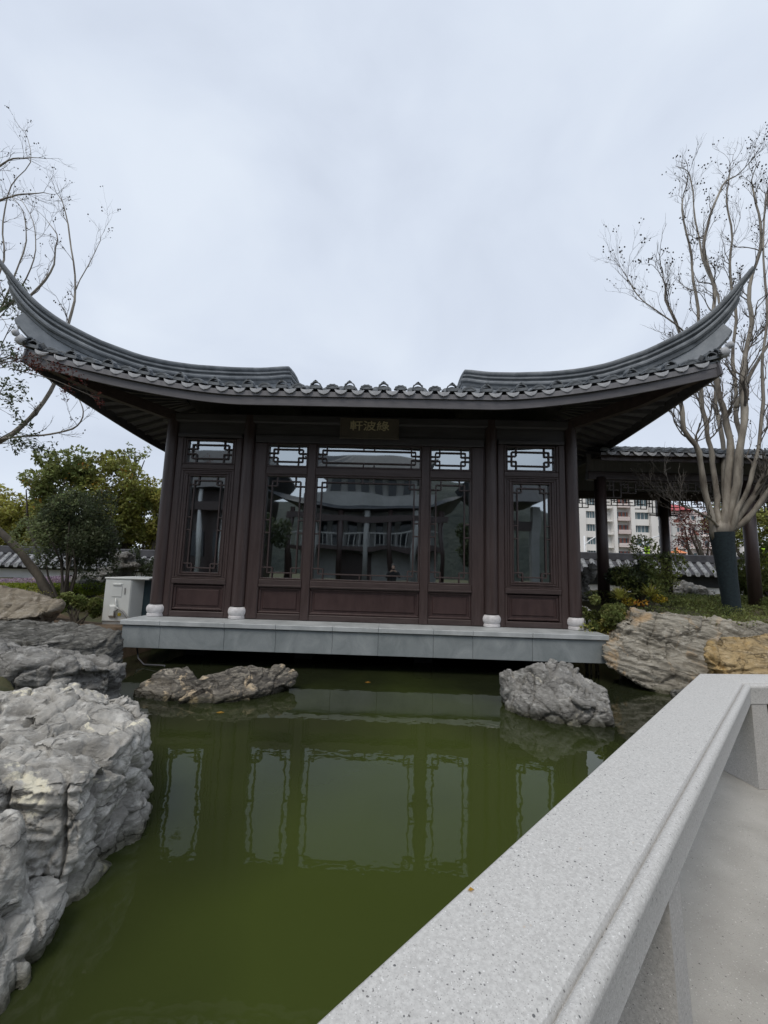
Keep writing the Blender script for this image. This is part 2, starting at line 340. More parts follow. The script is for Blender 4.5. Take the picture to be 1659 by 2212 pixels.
def rock(name, label, hulls, m, voxel=.03, amp=.1, fine=.02, strata=0., sdir=(0, 0, 1), sfreq=9., fs=2.2, seed=0, cat='rock', group=None):
    bm_all = MB()
    import bmesh
    for pts in hulls:
        bm = bmesh.new()
        for q in pts: bm.verts.new([float(c) for c in q])
        res = bmesh.ops.convex_hull(bm, input=bm.verts)
        bmesh.ops.delete(bm, geom=list({g for g in res['geom_interior']+res['geom_unused'] if isinstance(g, bmesh.types.BMVert)}), context='VERTS')
        bm.verts.index_update(); bmesh.ops.recalc_face_normals(bm, faces=bm.faces)
        bm_all.add([v.co[:] for v in bm.verts], [tuple(v.index for v in f.verts) for f in bm.faces]); bm.free()
    V = np.array(bm_all.v); base = V.mean(0); base[2] = V[:, 2].min()
    me = mesh_from(name, V-base, bm_all.f, m); tmp = bpy.data.objects.new('tmp', me); COL.objects.link(tmp)
    md = tmp.modifiers.new('r', 'REMESH'); md.mode = 'VOXEL'; md.voxel_size = voxel
    ms_ = tmp.modifiers.new('s', 'SMOOTH'); ms_.iterations = 3; ms_.factor = .6
    dg = bpy.context.evaluated_depsgraph_get(); me2 = bpy.data.meshes.new_from_object(tmp.evaluated_get(dg))
    bpy.data.objects.remove(tmp)
    n_ = len(me2.vertices); co = np.empty(n_*3, np.float32); me2.vertices.foreach_get('co', co); co = co.reshape(-1, 3).astype(float)
    nr = np.empty(n_*3, np.float32); me2.vertex_normals.foreach_get('vector', nr); nr = nr.reshape(-1, 3).astype(float)
    s = co+base+seed*13.7; sd_ = np.array(sdir, float); sd_ /= np.linalg.norm(sd_)
    warp = np.stack([perlin(s*1.1+2), perlin(s*1.1+12), perlin(s*1.1+22)], 1)
    d = amp*1.0*facets(s, fs*.75)+amp*.3*fbm(s*1.1, 2)+amp*.22*facets(s+.1*warp, fs*1.9)
    if strata:
        for kf, ka in ((1., 1.), (2.7, .42)):
            along = ((s @ sd_)+.10*warp[:, 0]+.035*fbm(s*3.1, 3))*sfreq*.33*kf
            cell = np.floor(along); fr_ = along-cell
            jump = _g[_perm[(cell.astype(np.int64)*7+3) & 4095]][:, 0]        # every bed stands proud by its own amount
            jump2 = _g[_perm[((cell.astype(np.int64)+1)*7+3) & 4095]][:, 0]
            bed = jump*(1-smooth((fr_-.8)/.2))+jump2*smooth((fr_-.8)/.2)-.9*np.exp(-((fr_-.88)/.07)**2)*np.clip(.5+perlin(s*2.3+40), 0, 1.3)
            side = np.clip(1.15-np.abs(nr @ sd_), .12, 1)
            d = d+strata*.62*ka*side*bed
        q = np.stack([(s @ sd_)*sfreq*2.2, s[:, 0]*1.6+s[:, 2]*.4, s[:, 1]*1.6], 1)
        d = d+strata*.3*fbm(q+warp*.4, 4, gain=.58)
    fis = np.abs(perlin(s*1.7*np.array([1.5, 1.5, .7])+7+.5*warp)); d = d-amp*.65*np.exp(-(fis/.035)**2)
    fis = np.abs(perlin(s*4.3*np.array([1, 1, 1.6])+17+.5*warp)); d = d-fine*.8*np.exp(-(fis/.06)**2)
    d = d+fine*.28*facets(s+.05*warp, fs*5)+fine*.5*fbm(s*14, 3)
    co = co+nr*d[:, None]
    me2.vertices.foreach_set('co', co.astype(np.float32).ravel())
    me2.materials.clear(); me2.materials.append(m)
    me2.polygons.foreach_set('use_smooth', np.ones(len(me2.polygons), dtype=bool)); me2.update(); me2.name = name
    o = link(name, me2, None, base); return tag(o, label, cat, group)
ROCKN = 0
def rockmat(name, dark, mid, light, patch=None, patch_amt=.55, top_only=True, stretch=(1, 1, 2.2), rot=(0, 0, 0), crack=3.2, stain=None):
    m = bpy.data.materials.new(name); m.use_nodes = True; n = m.node_tree.nodes; l = m.node_tree.links; p = n['Principled BSDF']
    p.inputs['Roughness'].default_value = .85; p.inputs['Specular IOR Level'].default_value = .3
    t = n.new('ShaderNodeTexCoord'); mp_ = n.new('ShaderNodeMapping'); mp_.inputs['Scale'].default_value = stretch; mp_.inputs['Rotation'].default_value = rot
    l.new(t.outputs['Object'], mp_.inputs[0])
    def noise(sc, det=6, dist=0., v=None, ro=.6):
        a = n.new('ShaderNodeTexNoise'); a.inputs['Scale'].default_value = sc; a.inputs['Detail'].default_value = det; a.inputs['Distortion'].default_value = dist; a.inputs['Roughness'].default_value = ro
        l.new(v or mp_.outputs[0], a.inputs['Vector']); return a.outputs[0]
    def rng_(x, a, b, c=0., d=1.):
        r = n.new('ShaderNodeMapRange'); r.inputs[1].default_value = a; r.inputs[2].default_value = b; r.inputs[3].default_value = c; r.inputs[4].default_value = d; l.new(x, r.inputs[0]); return r.outputs[0]
    def mixc(f, a, b):
        x = n.new('ShaderNodeMix'); x.data_type = 'RGBA'; l.new(f, x.inputs[0])
        for k, v in ((6, a), (7, b)):
            if isinstance(v, tuple): x.inputs[k].default_value = (*v, 1)
            else: l.new(v, x.inputs[k])
        return x.outputs[2]
    def mul(a, b):
        x = n.new('ShaderNodeMath'); x.operation = 'MULTIPLY'; l.new(a, x.inputs[0]); l.new(b, x.inputs[1]); return x.outputs[0]
    col = mixc(rng_(noise(1.7, 10, .6), .36, .62), dark, mid)
    col = mixc(rng_(noise(5.5, 10, 1.2, ro=.72), .50, .70), col, light)
    col = mixc(rng_(noise(19, 8, .4, ro=.7), .52, .74, 0, .75), col, dark)
    if stain: col = mixc(rng_(noise(1.3, 5, 1.5, t.outputs['Object']), .52, .62, 0, .85), col, stain)
    if patch:
        f = rng_(noise(2.6, 9, 1.1, t.outputs['Object'], .66), patch_amt, patch_amt+.05)
        if top_only:
            g = n.new('ShaderNodeNewGeometry'); sx = n.new('ShaderNodeSeparateXYZ'); l.new(g.outputs['Normal'], sx.inputs[0]); f = mul(f, rng_(sx.outputs[2], .1, .6))
        col = mixc(f, col, patch)
    vo = n.new('ShaderNodeTexVoronoi'); vo.feature = 'DISTANCE_TO_EDGE'; vo.inputs['Scale'].default_value = crack
    dn = n.new('ShaderNodeTexNoise'); dn.inputs['Scale'].default_value = 3.5; dn.inputs['Detail'].default_value = 5; l.new(mp_.outputs[0], dn.inputs['Vector'])
    va = n.new('ShaderNodeVectorMath'); va.operation = 'MULTIPLY_ADD'; va.inputs[1].default_value = (.5, .5, .5); l.new(dn.outputs[1], va.inputs[0]); l.new(mp_.outputs[0], va.inputs[2]); l.new(va.outputs[0], vo.inputs['Vector'])
    cf = rng_(vo.outputs['Distance'], .0, .03, 1, 0); brk = rng_(noise(2.2, 3), .42, .6); cf = mul(cf, brk)
    col = mixc(rng_(cf, 0, 1, 0, .7), col, tuple(c*.45 for c in dark))
    gp = n.new('ShaderNodeNewGeometry'); sz = n.new('ShaderNodeSeparateXYZ'); l.new(gp.outputs['Position'], sz.inputs[0])
    az = n.new('ShaderNodeMath'); az.operation = 'MULTIPLY_ADD'; az.inputs[1].default_value = -.16; l.new(noise(4, 5, 0, t.outputs['Object']), az.inputs[0]); l.new(sz.outputs[2], az.inputs[2])
    wet = rng_(az.outputs[0], -.05, .03, 1, 0); dk = n.new('ShaderNodeMix'); dk.data_type = 'RGBA'; dk.blend_type = 'MULTIPLY'; dk.inputs[7].default_value = (.3, .3, .24, 1); l.new(wet, dk.inputs[0]); l.new(col, dk.inputs[6]); col = dk.outputs[2]
    l.new(rng_(wet, 0, 1, .85, .3), p.inputs['Roughness'])
    l.new(col, p.inputs['Base Color'])
    h1 = noise(9, 12, .3, ro=.68); b1 = n.new('ShaderNodeBump'); b1.inputs['Strength'].default_value = .75; b1.inputs['Distance'].default_value = .05; l.new(h1, b1.inputs['Height'])
    inv = rng_(cf, 0, 1, 1, 0); b2 = n.new('ShaderNodeBump'); b2.inputs['Strength'].default_value = .7; b2.inputs['Distance'].default_value = .02; l.new(inv, b2.inputs['Height']); l.new(b1.outputs[0], b2.inputs['Normal'])
    l.new(b2.outputs[0], p.inputs['Normal']); return m
M['rock'] = rockmat('grey_limestone', (.13, .125, .115), (.3, .29, .27), (.52, .51, .48), patch=(.56, .52, .42), patch_amt=.6)
M['rocklight'] = rockmat('pale_limestone', (.24, .228, .205), (.49, .47, .43), (.68, .66, .61), patch=(.76, .71, .56), patch_amt=.575, crack=2.2, stretch=(1, 1, 1.7))
M['slate'] = rockmat('slaty_rock', (.06, .058, .052), (.2, .195, .175), (.42, .41, .38), stretch=(.8, .8, 7), rot=(.2, .28, 0))
M['brownrock'] = rockmat('brown_rock', (.15, .125, .095), (.3, .26, .2), (.45, .41, .35), stretch=(.8, .8, 1.5), rot=(0, .4, 0), crack=1.5)
M['layered'] = rockmat('layered_tan_rock', (.17, .155, .125), (.40, .37, .31), (.54, .51, .44), stretch=(.8, .8, 2.4), rot=(0, .3, 0), crack=1.5, stain=(.5, .35, .2))
M['ochre'] = rockmat('ochre_rock', (.2, .155, .09), (.45, .33, .17), (.56, .45, .29), stretch=(.9, .9, 2.6), crack=2, stain=(.5, .33, .12))
M['warmrock'] = rockmat('warm_pond_rock', (.06, .055, .05), (.2, .18, .15), (.42, .38, .31), patch=(.55, .44, .3), patch_amt=.52, stretch=(.8, 1, 3), rot=(0, -.25, 0))
def lump(c, s, n=26, k=2.6, seed=0, tilt=0.):
    """rough boulder hull: jittered points on a squarish ellipsoid"""
    r_ = random.Random(seed); P = []
    for i in range(n):
        v = np.array([r_.gauss(0, 1) for _ in range(3)]); v /= (np.abs(v)**k).sum()**(1/k); v *= r_.uniform(.86, 1.08)
        v = v*np.array(s); v[2] += tilt*v[0]; P.append(np.array(c)+v)
    return P

# ================================================================== SETTING: ground, water
def smooth(x): x = np.clip(x, 0, 1); return x*x*(3-2*x)
POND = np.array([(-3.4, -20), (-3.3, -5.2), (-3.9, -3.6), (-4.7, -2.2), (-5.0, -.6), (-4.9, 1.6), (4.6, 1.6), (4.9, .2), (5.4, -.6), (7.2, -1.2), (9, -2.2), (15, -4), (16, -20)], float)
def sdist(x, y):
    """signed distance to the pond outline, positive on land"""
    x = np.asarray(x, float); y = np.asarray(y, float); d = np.full(x.shape, 1e9); ins = np.zeros(x.shape, bool); n = len(POND)
    for i in range(n):
        a_, b_ = POND[i], POND[(i+1) % n]; e_ = b_-a_
        t_ = np.clip(((x-a_[0])*e_[0]+(y-a_[1])*e_[1])/(e_@e_), 0, 1)
        d = np.minimum(d, np.hypot(x-a_[0]-t_*e_[0], y-a_[1]-t_*e_[1]))
        c = ((a_[1] > y) != (b_[1] > y)) & (x < (b_[0]-a_[0])*(y-a_[1])/(b_[1]-a_[1]+1e-12)+a_[0]); ins ^= c
    return np.where(ins, -d, d)
def gh(x, y):
    x = np.asarray(x, float); y = np.asarray(y, float); d = sdist(x, y)
    right = smooth((x-2)/3); left = 1-right
    hl = .55+.5*smooth((-6.2-x)/2.5)*smooth((y+3)/3)*(1-.45*smooth((y-2.5)/3))+.15*smooth((y-2)/5); hr = .95+.22*smooth((y+.5)/2.)
    h = left*hl+right*hr; h = h+.06*np.sin(x*1.3+y*.7)*np.sin(y*1.1)
    h = h*(1-smooth((-y-9)/6)*.5)
    return -1.2+(h+1.2)*smooth((d+.35)/.7)
gx = np.unique(np.concatenate([np.linspace(-400, -20, 20), np.linspace(-20, 20, 180), np.linspace(20, 400, 20)]))
gy = np.unique(np.concatenate([np.linspace(-300, -20, 12), np.linspace(-20, 14, 160), np.linspace(14, 500, 26)]))
X_, Y_ = np.meshgrid(gx, gy); Z_ = gh(X_, Y_)
V = np.stack([X_.ravel(), Y_.ravel(), Z_.ravel()], 1); nx = len(gx); ny = len(gy)
I = (np.arange(ny-1)[:, None]*nx+np.arange(nx-1)[None]).ravel(); F = np.stack([I, I+1, I+nx+1, I+nx], 1)
tag(link('ground', mesh_from('ground', V, F, M['ground'], True)), kind='structure')
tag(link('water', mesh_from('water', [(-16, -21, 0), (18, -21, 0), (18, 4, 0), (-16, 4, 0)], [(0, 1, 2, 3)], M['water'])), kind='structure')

sv = []; n_ = 26
for iy in range(n_):
    for ix in range(n_): x = -8.5+3.5*ix/(n_-1); y = -1.9+2.6*iy/(n_-1); sv.append((x, y, float(gh(x, y))+.012))
tag(link('soil_path', mesh_from('soil_path', sv, [(iy*n_+ix, iy*n_+ix+1, (iy+1)*n_+ix+1, (iy+1)*n_+ix) for iy in range(n_-1) for ix in range(n_-1)], M['soil'], True)), kind='structure')
# ================================================================== PAVILION
CX = -.536; FLOOR = .785
pav = thing('garden_pavilion', 'dark brown timber pavilion with upswept grey tiled roof standing over the pond', 'pavilion', (CX, 2.6, FLOOR))
def X(r): return CX+r
plat = thing('stone_platform', 'blue-grey granite platform slab under the pavilion, jutting over the water', 'platform', (CX, 1.5, 0))
xs = [-4.32, -3.62, -2.45, -1.52, -.5, .32, 1.3, 2.0, 3.05, 4.35]
for i in range(len(xs)-1):
    k = (i*7) % 5
    MB().bbox(X(xs[i])+.002, X(xs[i+1])-.002, -.68, -.56, .30, .695, .004).build('face_slab', M['platform'], plat)
    MB().bbox(X(xs[i])-(.03 if i == 0 else -.002), X(xs[i+1])+(.03 if i == len(xs)-2 else -.002), -.72, -.1, .70, FLOOR, .008).build('coping_slab', M['platformtop'], plat)
MB().box(X(-4.32), X(4.35), -.557, 5.9, .30, .69).build('slab_body', M['platform'], plat)
MB().box(X(-4.35), X(4.38), -.098, 5.9, .70, FLOOR-.003).build('floor_paving', M['platformtop'], plat)
for k in (-3.4, -1.2, 1.2, 3.4): MB().box(X(k)-.18, X(k)+.18, .3, .7, -1.2, .299).build('pier', M['black'], plat)

WZ = [FLOOR+.0, .90, 1.41, 1.57, 3.68, 3.84, 4.33, 4.86]
def column(x, y, front=True):
    c = MB().tube([(x, y, FLOOR+.24), (x, y, 2.6), (x, y, 4.9)], [.132, .13, .122], 20, cap=False).build('column', M['wood'], pav, smooth=True)
    MB().lathe([(.15, 0), (.17, .008), (.17, .05), (.155, .062), (.168, .08), (.182, .115), (.185, .15), (.178, .185), (.16, .212), (.14, .225)], (x, y, FLOOR), 28).build('column_base', M['marble'], pav, auto=40)
for r_ in (-4.094, -2.48, 2.48, 4.094): column(X(r_), 0)
for r_ in (-4.094, 4.094): column(X(r_), 5.2)

def lattice(parent, x0, x1, z0, z1, y, a, s, mids_h=0, mids_v=0, t=.026):
    """auspicious-corner lattice of square bars behind which the pane sits"""
    w = x1-x0; h = z1-z0; B = []
    H = lambda xa, xb, z: B.append((x0+min(xa, xb), x0+max(xa, xb), z0+z-t/2, z0+z+t/2, 0))
    Vv = lambda x, za, zb: B.append((x0+x-t/2, x0+x+t/2, z0+min(za, zb), z0+max(za, zb), 1))
    H(a, w-a, a); H(a, w-a, h-a); Vv(a, a, h-a); Vv(w-a, a, h-a)
    for sx in (0, 1):
        for sz in (0, 1):
            fx = (lambda q: q) if sx == 0 else (lambda q: w-q); fz = (lambda q: q) if sz == 0 else (lambda q: h-q)
            H(fx(0), fx(a+s), fz(a+s)); Vv(fx(a+s), fz(0), fz(a+s))
    if mids_v:
        for sx in (0, 1):
            for dz in (-.13, .13): H(0 if sx == 0 else w-a, a if sx == 0 else w, h/2+dz)
    if mids_h:
        for sz in (0, 1):
            for dx in (-.11, .11): Vv(w/2+dx, 0 if sz == 0 else h-a, a if sz == 0 else h)
    for (xa, xb, za, zb, k) in B: bar('bar', xa, xb, y-.012+k*.003, y+.012+k*.003, za, zb, M['wood'], parent)

def window(x0, x1, z0, z1, a=.1, s=.1, mh=0, mv=0, fr=.035, y=-.03):
    f = MB()
    f.bbox(x0, x1, y, y+.09, z1-fr, z1, .008).bbox(x0, x1, y, y+.09, z0, z0+fr, .008)
    f.bbox(x0, x0+fr, y+.001, y+.089, z0+fr, z1-fr, .008).bbox(x1-fr, x1, y+.001, y+.089, z0+fr, z1-fr, .008)
    wd = f.build('lattice_window', M['wood'], pav)
    g = MB().add([(x0+fr, y+.065, z0+fr), (x1-fr, y+.065, z0+fr), (x1-fr, y+.065, z1-fr), (x0+fr, y+.065, z1-fr)], [(0, 1, 2, 3)])
    g.build('pane', M['glass'], wd)
    lattice(wd, x0+fr, x1-fr, z0+fr, z1-fr, y+.035, a, s, mh, mv)
def panel(x0, x1, z0, z1, y=-.02):
    p_ = MB().bbox(x0, x1, y+.035, y+.08, z0, z1, .002)
    o = p_.build('wood_panel', M['panel'], pav)
    f = MB(); b_ = .045
    for (xa, xb, za, zb) in ((x0, x1, z1-b_, z1), (x0, x1, z0, z0+b_), (x0, x0+b_, z0+b_, z1-b_), (x1-b_, x1, z0+b_, z1-b_)): f.bbox(xa, xb, y+.004, y+.034, za, zb, .013)
    f2 = b_+.04
    f.bbox(x0+f2, x1-f2, y+.016, y+.0345, z0+f2, z1-f2, .016)
    f.build('panel_moulding', M['panel'], o)
# centre bay
Q = [-2.09, -1.245, -1.075, 1.075, 1.245, 2.09]
for (a0, a1, a2) in ((Q[0], Q[1], 0), (Q[2], Q[3], 1), (Q[4], Q[5], 0)):
    window(X(a0), X(a1), 3.84, 4.34, .085, .085, mh=a2)
    window(X(a0), X(a1), 1.56, 3.68, .1, .1, mh=a2, mv=1)
    panel(X(a0), X(a1), .9, 1.41)
def rail(x0, x1, z0, z1, y0=-.05, y1=.07, nm='rail'): return MB().bbox(x0, x1, y0, y1, z0, z1, .012).build(nm, M['woodh'], pav)
for x0, x1 in ((Q[1], Q[2]), (Q[3], Q[4])): MB().bbox(X(x0), X(x1), -.055, .075, FLOOR, 4.34, .015).build('post', M['wood'], pav)
for s_ in (-1, 1):
    a_, b_ = sorted((X(s_*2.09), X(s_*2.34))); MB().bbox(a_, b_, -.055, .075, FLOOR, 4.34, .02).build('jamb_board', M['wood'], pav)
    a_, b_ = sorted((X(s_*2.343), X(s_*2.362))); MB().box(a_, b_, -.02, .06, FLOOR, 4.34).build('jamb_bead', M['wood'], pav)
for (a0, a1) in ((Q[0], Q[1]), (Q[2], Q[3]), (Q[4], Q[5])):
    rail(X(a0), X(a1), 3.68, 3.84); rail(X(a0), X(a1), 1.41, 1.56, -.06); rail(X(a0), X(a1), FLOOR, .90, -.045)
    MB().bbox(X(a0), X(a1), -.075, -.061, 1.425, 1.455, .006).build('bead', M['woodh'], pav)
# side bays
for s_ in (-1, 1):
    c_ = X(s_*3.287)
    for e0, e1 in ((-.68, -.545), (.545, .68)): MB().bbox(c_+e0, c_+e1, -.055, .075, FLOOR, 4.42, .018).build('jamb_board', M['wood'], pav)
    window(c_-.5, c_+.5, 3.86, 4.40, .09, .09)
    MB().bbox(c_-.544, c_-.501, -.045, .07, 3.86, 4.40, .01).build('post', M['wood'], pav); MB().bbox(c_+.501, c_+.544, -.045, .07, 3.86, 4.40, .01).build('post', M['wood'], pav)
    rail(c_-.544, c_+.544, 3.75, 3.858); rail(c_-.544, c_+.544, 1.43, 1.53, -.06); rail(c_-.544, c_+.544, FLOOR, .9, -.045)
    f = MB()
    for k, (dd, yy) in enumerate(((0, -.05), (.05, -.038), (.1, -.05))):
        w_ = .544-dd; z0, z1 = 1.531+dd*.6, 3.749-dd*.7; tk = .0485
        f.bbox(c_-w_, c_+w_, yy, .07, z1-tk*.69, z1, .008).bbox(c_-w_, c_+w_, yy, .07, z0, z0+tk*.59, .008)
        f.bbox(c_-w_, c_-w_+tk, yy, .069, z0+tk*.6, z1-tk*.7, .008).bbox(c_+w_-tk, c_+w_, yy, .069, z0+tk*.6, z1-tk*.7, .008)
    f.build('window_surround', M['wood'], pav)
    window(c_-.394, c_+.394, 1.625, 3.64, .085, .085, mv=1)
    panel(c_-.5, c_+.5, .92, 1.41)
    for e in (-1, 1): a_, b_ = sorted((c_+e*.501, c_+e*.544)); MB().bbox(a_, b_, -.04, .07, .9, 1.43, .008).build('post', M['wood'], pav)
    a_, b_ = sorted((X(s_*3.97), X(s_*4.0))); 
# beams and boards above the windows
MB().bbox(X(-2.34), X(2.34), -.07, .09, 4.342, 4.50, .01).build('lintel', M['beam'], pav)
for s_ in (-1, 1):
    a_, b_ = sorted((X(s_*2.62), X(s_*3.96))); MB().bbox(a_, b_, -.07, .09, 4.422, 4.50, .01).build('lintel', M['beam'], pav)
MB().box(X(-4.0), X(4.0), -.02, .05, 4.501, 4.74).build('beam_board', M['beam'], pav)
MB().bbox(X(-4.3), X(4.3), -.1, .12, 4.741, 4.93, .03).build('eave_beam', M['beam'], pav)
for s_ in (-1, 1):
    MB().bbox(*sorted((X(s_*4.0), X(s_*4.2))), .125, 5.1, 4.741, 4.93, .02).build('eave_beam', M['beam'], pav)
    MB().box(*sorted((X(s_*4.05), X(s_*4.13))), .13, 5.07, FLOOR, 4.74).build('side_wall', M['wood'], pav)
MB().box(X(-4.0), X(4.0), 5.16, 5.24, FLOOR, 4.93).build('back_wall', M['wood'], pav)
MB().box(X(-3.95), X(3.95), .13, 5.15, 4.70, 4.73).build('inner_ceiling', M['soffit'], pav)

# ---- roof surface functions (x measured from the pavilion's centre line)
YC = 2.6
def gC(u): return np.clip((np.asarray(u, float)-2.2)/3.67, 0, 1.05)**1.6
def prof(d):
    d = np.asarray(d, float); e_ = d-3.15
    return np.where(d < 0, .30*d, np.where(d < 3.15, .30*d+.042*d*d, 1.3617+.5646*e_-.353*e_*e_))
def surf(x, y, dz=0.):
    x = np.abs(np.asarray(x, float)); v = np.abs(np.asarray(y, float)-YC); dF = 3.95-v; dS = 5.44-x
    front = (dF < dS) | (x < 2.31); d = np.where(front, dF, dS); u = np.where(front, x, v+1.49)
    return 4.95+prof(d)+.62*gC(u)*(1-.1*np.clip(d, 0, 9))+dz
def edge(side, u):
    """eave edge point for front ('F': u=x) or sides ('L'/'R': u=y)"""
    if side == 'F': return np.array([u, -1.35-.43*gC(abs(u))])
    v = u-YC; x = 5.44+.43*gC(abs(v)+1.49); return np.array([x if side == 'R' else -x, u])
# tile rows
PITCH = .301
def halfpipe(mb, pts, r, hgt, inv=False, n=6, side=None):
    """arched tile row following pts; open section, slightly stepped tile by tile"""
    V = []; F = []; m = len(pts)
    for i, P in enumerate(pts):
        for k in range(n+1):
            a = math.pi*k/n; V.append(np.array(P)+side*(r*math.cos(a))+np.array([0, 0, (-hgt if inv else hgt)*math.sin(a)]))
    for i in range(m-1):
        for k in range(n):
            q = i*(n+1)+k; F.append((q, q+1, q+n+2, q+n+1))
    mb.add(V, F)
def row_pts(side, u, sgn=1):
    e_ = edge(side, u); pts = []
    if side == 'F':
        xh = abs(u); yend = YC if xh < 2.31 else 4.09-xh
        ys = np.arange(e_[1], yend+.01, .16)
        for j, yy in enumerate(ys):
            for q in (0, .15): 
                y2 = min(yy+q, yend) if yy+q > yend else yy+q
                pts.append((u, y2, float(surf(u, y2))+(.022 if q == 0 else .0)))
    else:
        v = abs(u-YC); xend = max(2.31, v+1.49); s_ = 1 if side == 'R' else -1
        xs_ = np.arange(abs(e_[0]), xend-.01, -.16)
        for xx in xs_:
            for q in (0, .15):
                x2 = max(xx-q, xend); pts.append((s_*x2, u, float(surf(x2, u))+(.022 if q == 0 else 0)))
    return pts
def W3(p): return np.array([p[0]+CX, p[1], p[2]])
def drip_mesh(m):
    """hanging drip tile face: concave top, pointed lobed bottom, with thickness; local x=along eave, -y outward"""
    n = 12; V = []; F = []
    for layer, yy in enumerate((-.018, .0)):
        for k in range(n+1):
            t_ = -1+2*k/n; x = .113*t_
            top = .010-.030*(1-t_*t_); bot = .004-.088*max(0., 1-abs(t_)**2.4)**.75-.010*max(0, 1-abs(t_)*5)
            bot = min(bot, top-.006)
            V += [(x, yy-bot*-.25, top), (x, yy+bot*.25, bot)]
    h = 2*(n+1)
    for k in range(n):
        a_ = 2*k; F.append((a_, a_+1, a_+3, a_+2)); F.append((h+a_, h+a_+2, h+a_+3, h+a_+1))
        F.append((a_, a_+2, h+a_+2, h+a_)); F.append((a_+1, h+a_+1, h+a_+3, a_+3))
    F.append((0, h, h+1, 1)); e_ = 2*n; F.append((e_, e_+1, h+e_+1, h+e_))
    # trough tongue behind the face
    o = len(V); L_ = .3
    for yy in (0, L_):
        for k in range(n+1):
            t_ = -1+2*k/n; V.append((.113*t_, yy+.002, .012-.045*(1-t_*t_)+yy*.3))
    for k in range(n): F.append((o+k, o+k+1, o+n+2+k, o+n+1+k))
    return mesh_from('drip_tile', V, F, m)
def cap_mesh(m, tall):
    """cover tile end: arched hood with a scalloped rim; the tall kind is open under its arch"""
    V = []; F = []; n = 10; w_ = .1 if tall else .115; h_ = .128 if tall else .078; th = .022
    for yy in (-.03, .1):
        for rr in (0, 1):
            for k in range(n+1):
                a_ = math.pi*k/n; sc = (1-rr*(.17 if tall else .34)); wob = 1+(.06*math.cos(a_*10) if (yy < 0 and rr == 0) else 0)
                V.append((w_*sc*math.cos(a_)*wob, yy, (h_*math.sin(a_)*sc*wob+(.0 if rr == 0 else 0))+yy*.3))
    N1 = n+1
    for k in range(n):
        F.append((k, k+1, 2*N1+k+1, 2*N1+k)); F.append((N1+k, 3*N1+k, 3*N1+k+1, N1+k+1)); F.append((k, N1+k, N1+k+1, k+1)); F.append((2*N1+k, 2*N1+k+1, 3*N1+k+1, 3*N1+k))
    if tall:   # small lobe on the crest, thin floor under the arch
        o = len(V)
        for (x, z) in ((-.022, h_*.98), (.022, h_*.98), (0, h_*.98+.014)):
            V += [(x, -.032, z), (x, .0, z)]
        F += [(o, o+2, o+4), (o+1, o+5, o+3), (o, o+4, o+5, o+1), (o+2, o+3, o+5, o+4)]
        V2 = len(V); V += [(-.1, -.028, -.02), (.1, -.028, -.02), (.1, -.028, .035), (-.1, -.028, .035), (-.1, .1, 0), (.1, .1, 0), (.1, .1, .065), (-.1, .1, .065)]
        F += [(V2, V2+1, V2+2, V2+3), (V2+3, V2+2, V2+6, V2+7), (V2, V2+4, V2+5, V2+1)]
    else:
        o = len(V); V += [(-.115, -.024, -.015), (.115, -.024, -.015)] + [(.075*math.cos(math.pi*k/n), -.024, .05*math.sin(math.pi*k/n)) for k in range(n+1)]
        F.append(tuple([o, o+1]+[o+2+k for k in range(n+1)]))
    return mesh_from('cover_tile_end', V, F, m)
ME_D = drip_mesh(M['tilelight']); ME_CT = cap_mesh(M['tile'], True); ME_CL = cap_mesh(M['tile'], False)
rows = MB(); trough = MB()
def place_tiles(side, us, cut=0):
    for i, u in enumerate(us):
        e_ = edge(side, u); z = float(surf(e_[0], e_[1])); du = .05
        e1, e2 = edge(side, u-du), edge(side, u+du); tdir = np.array([*(e2-e1), float(surf(*e2))-float(surf(*e1))]); tdir /= np.linalg.norm(tdir)
        if side == 'L': tdir = -tdir
        yv = np.cross((0, 0, 1.), tdir); yv /= np.linalg.norm(yv)
        zv = np.cross(tdir, yv)
        R_ = Matrix(((tdir[0], yv[0], zv[0], 0), (tdir[1], yv[1], zv[1], 0), (tdir[2], yv[2], zv[2], 0), (0, 0, 0, 1)))
        cover = i % 2 == 0
        P = W3((e_[0], e_[1], z))-np.array(origin(pav))
        jig = Matrix.Rotation(random.uniform(-.03, .03), 4, 'Y')@Matrix.Rotation(random.uniform(-.05, .05), 4, 'X')
        if cover:
            me = ME_CT if (i//2) % 2 == 0 else ME_CL
            o = link('cover_tile_end', me, pav); o.matrix_local = Matrix.Translation(P+np.array([0, 0, .02]))@R_@jig
        else:
            o = link('drip_tile', ME_D, pav); o.matrix_local = Matrix.Translation(P+np.array([0, 0, -.012+random.uniform(-.006, .006)]))@R_@jig
        pts = [W3(q) for q in row_pts(side, u)]
        if len(pts) < 4: continue
        sv = np.array([1., 0, 0]) if side == 'F' else np.array([0, 1., 0])
        if cover: halfpipe(rows, [p_+np.array([0, 0, .004]) for p_ in pts], .09, .06, side=sv)
        else: halfpipe(rows, [p_-np.array([0, 0, .008]) for p_ in pts[::2]+[pts[-1]]], .11, .045, inv=True, side=sv)
half = PITCH/2
usF = [k*half for k in range(-38, 39)]           # even index -> cover row
place_tiles('F', usF)
usS = [YC-4.34+k*half for k in range(0, 58)]
place_tiles('L', usS[:58]); place_tiles('R', usS[:58])
rows.build('tile_rows', M['tile'], pav, kind='stuff')
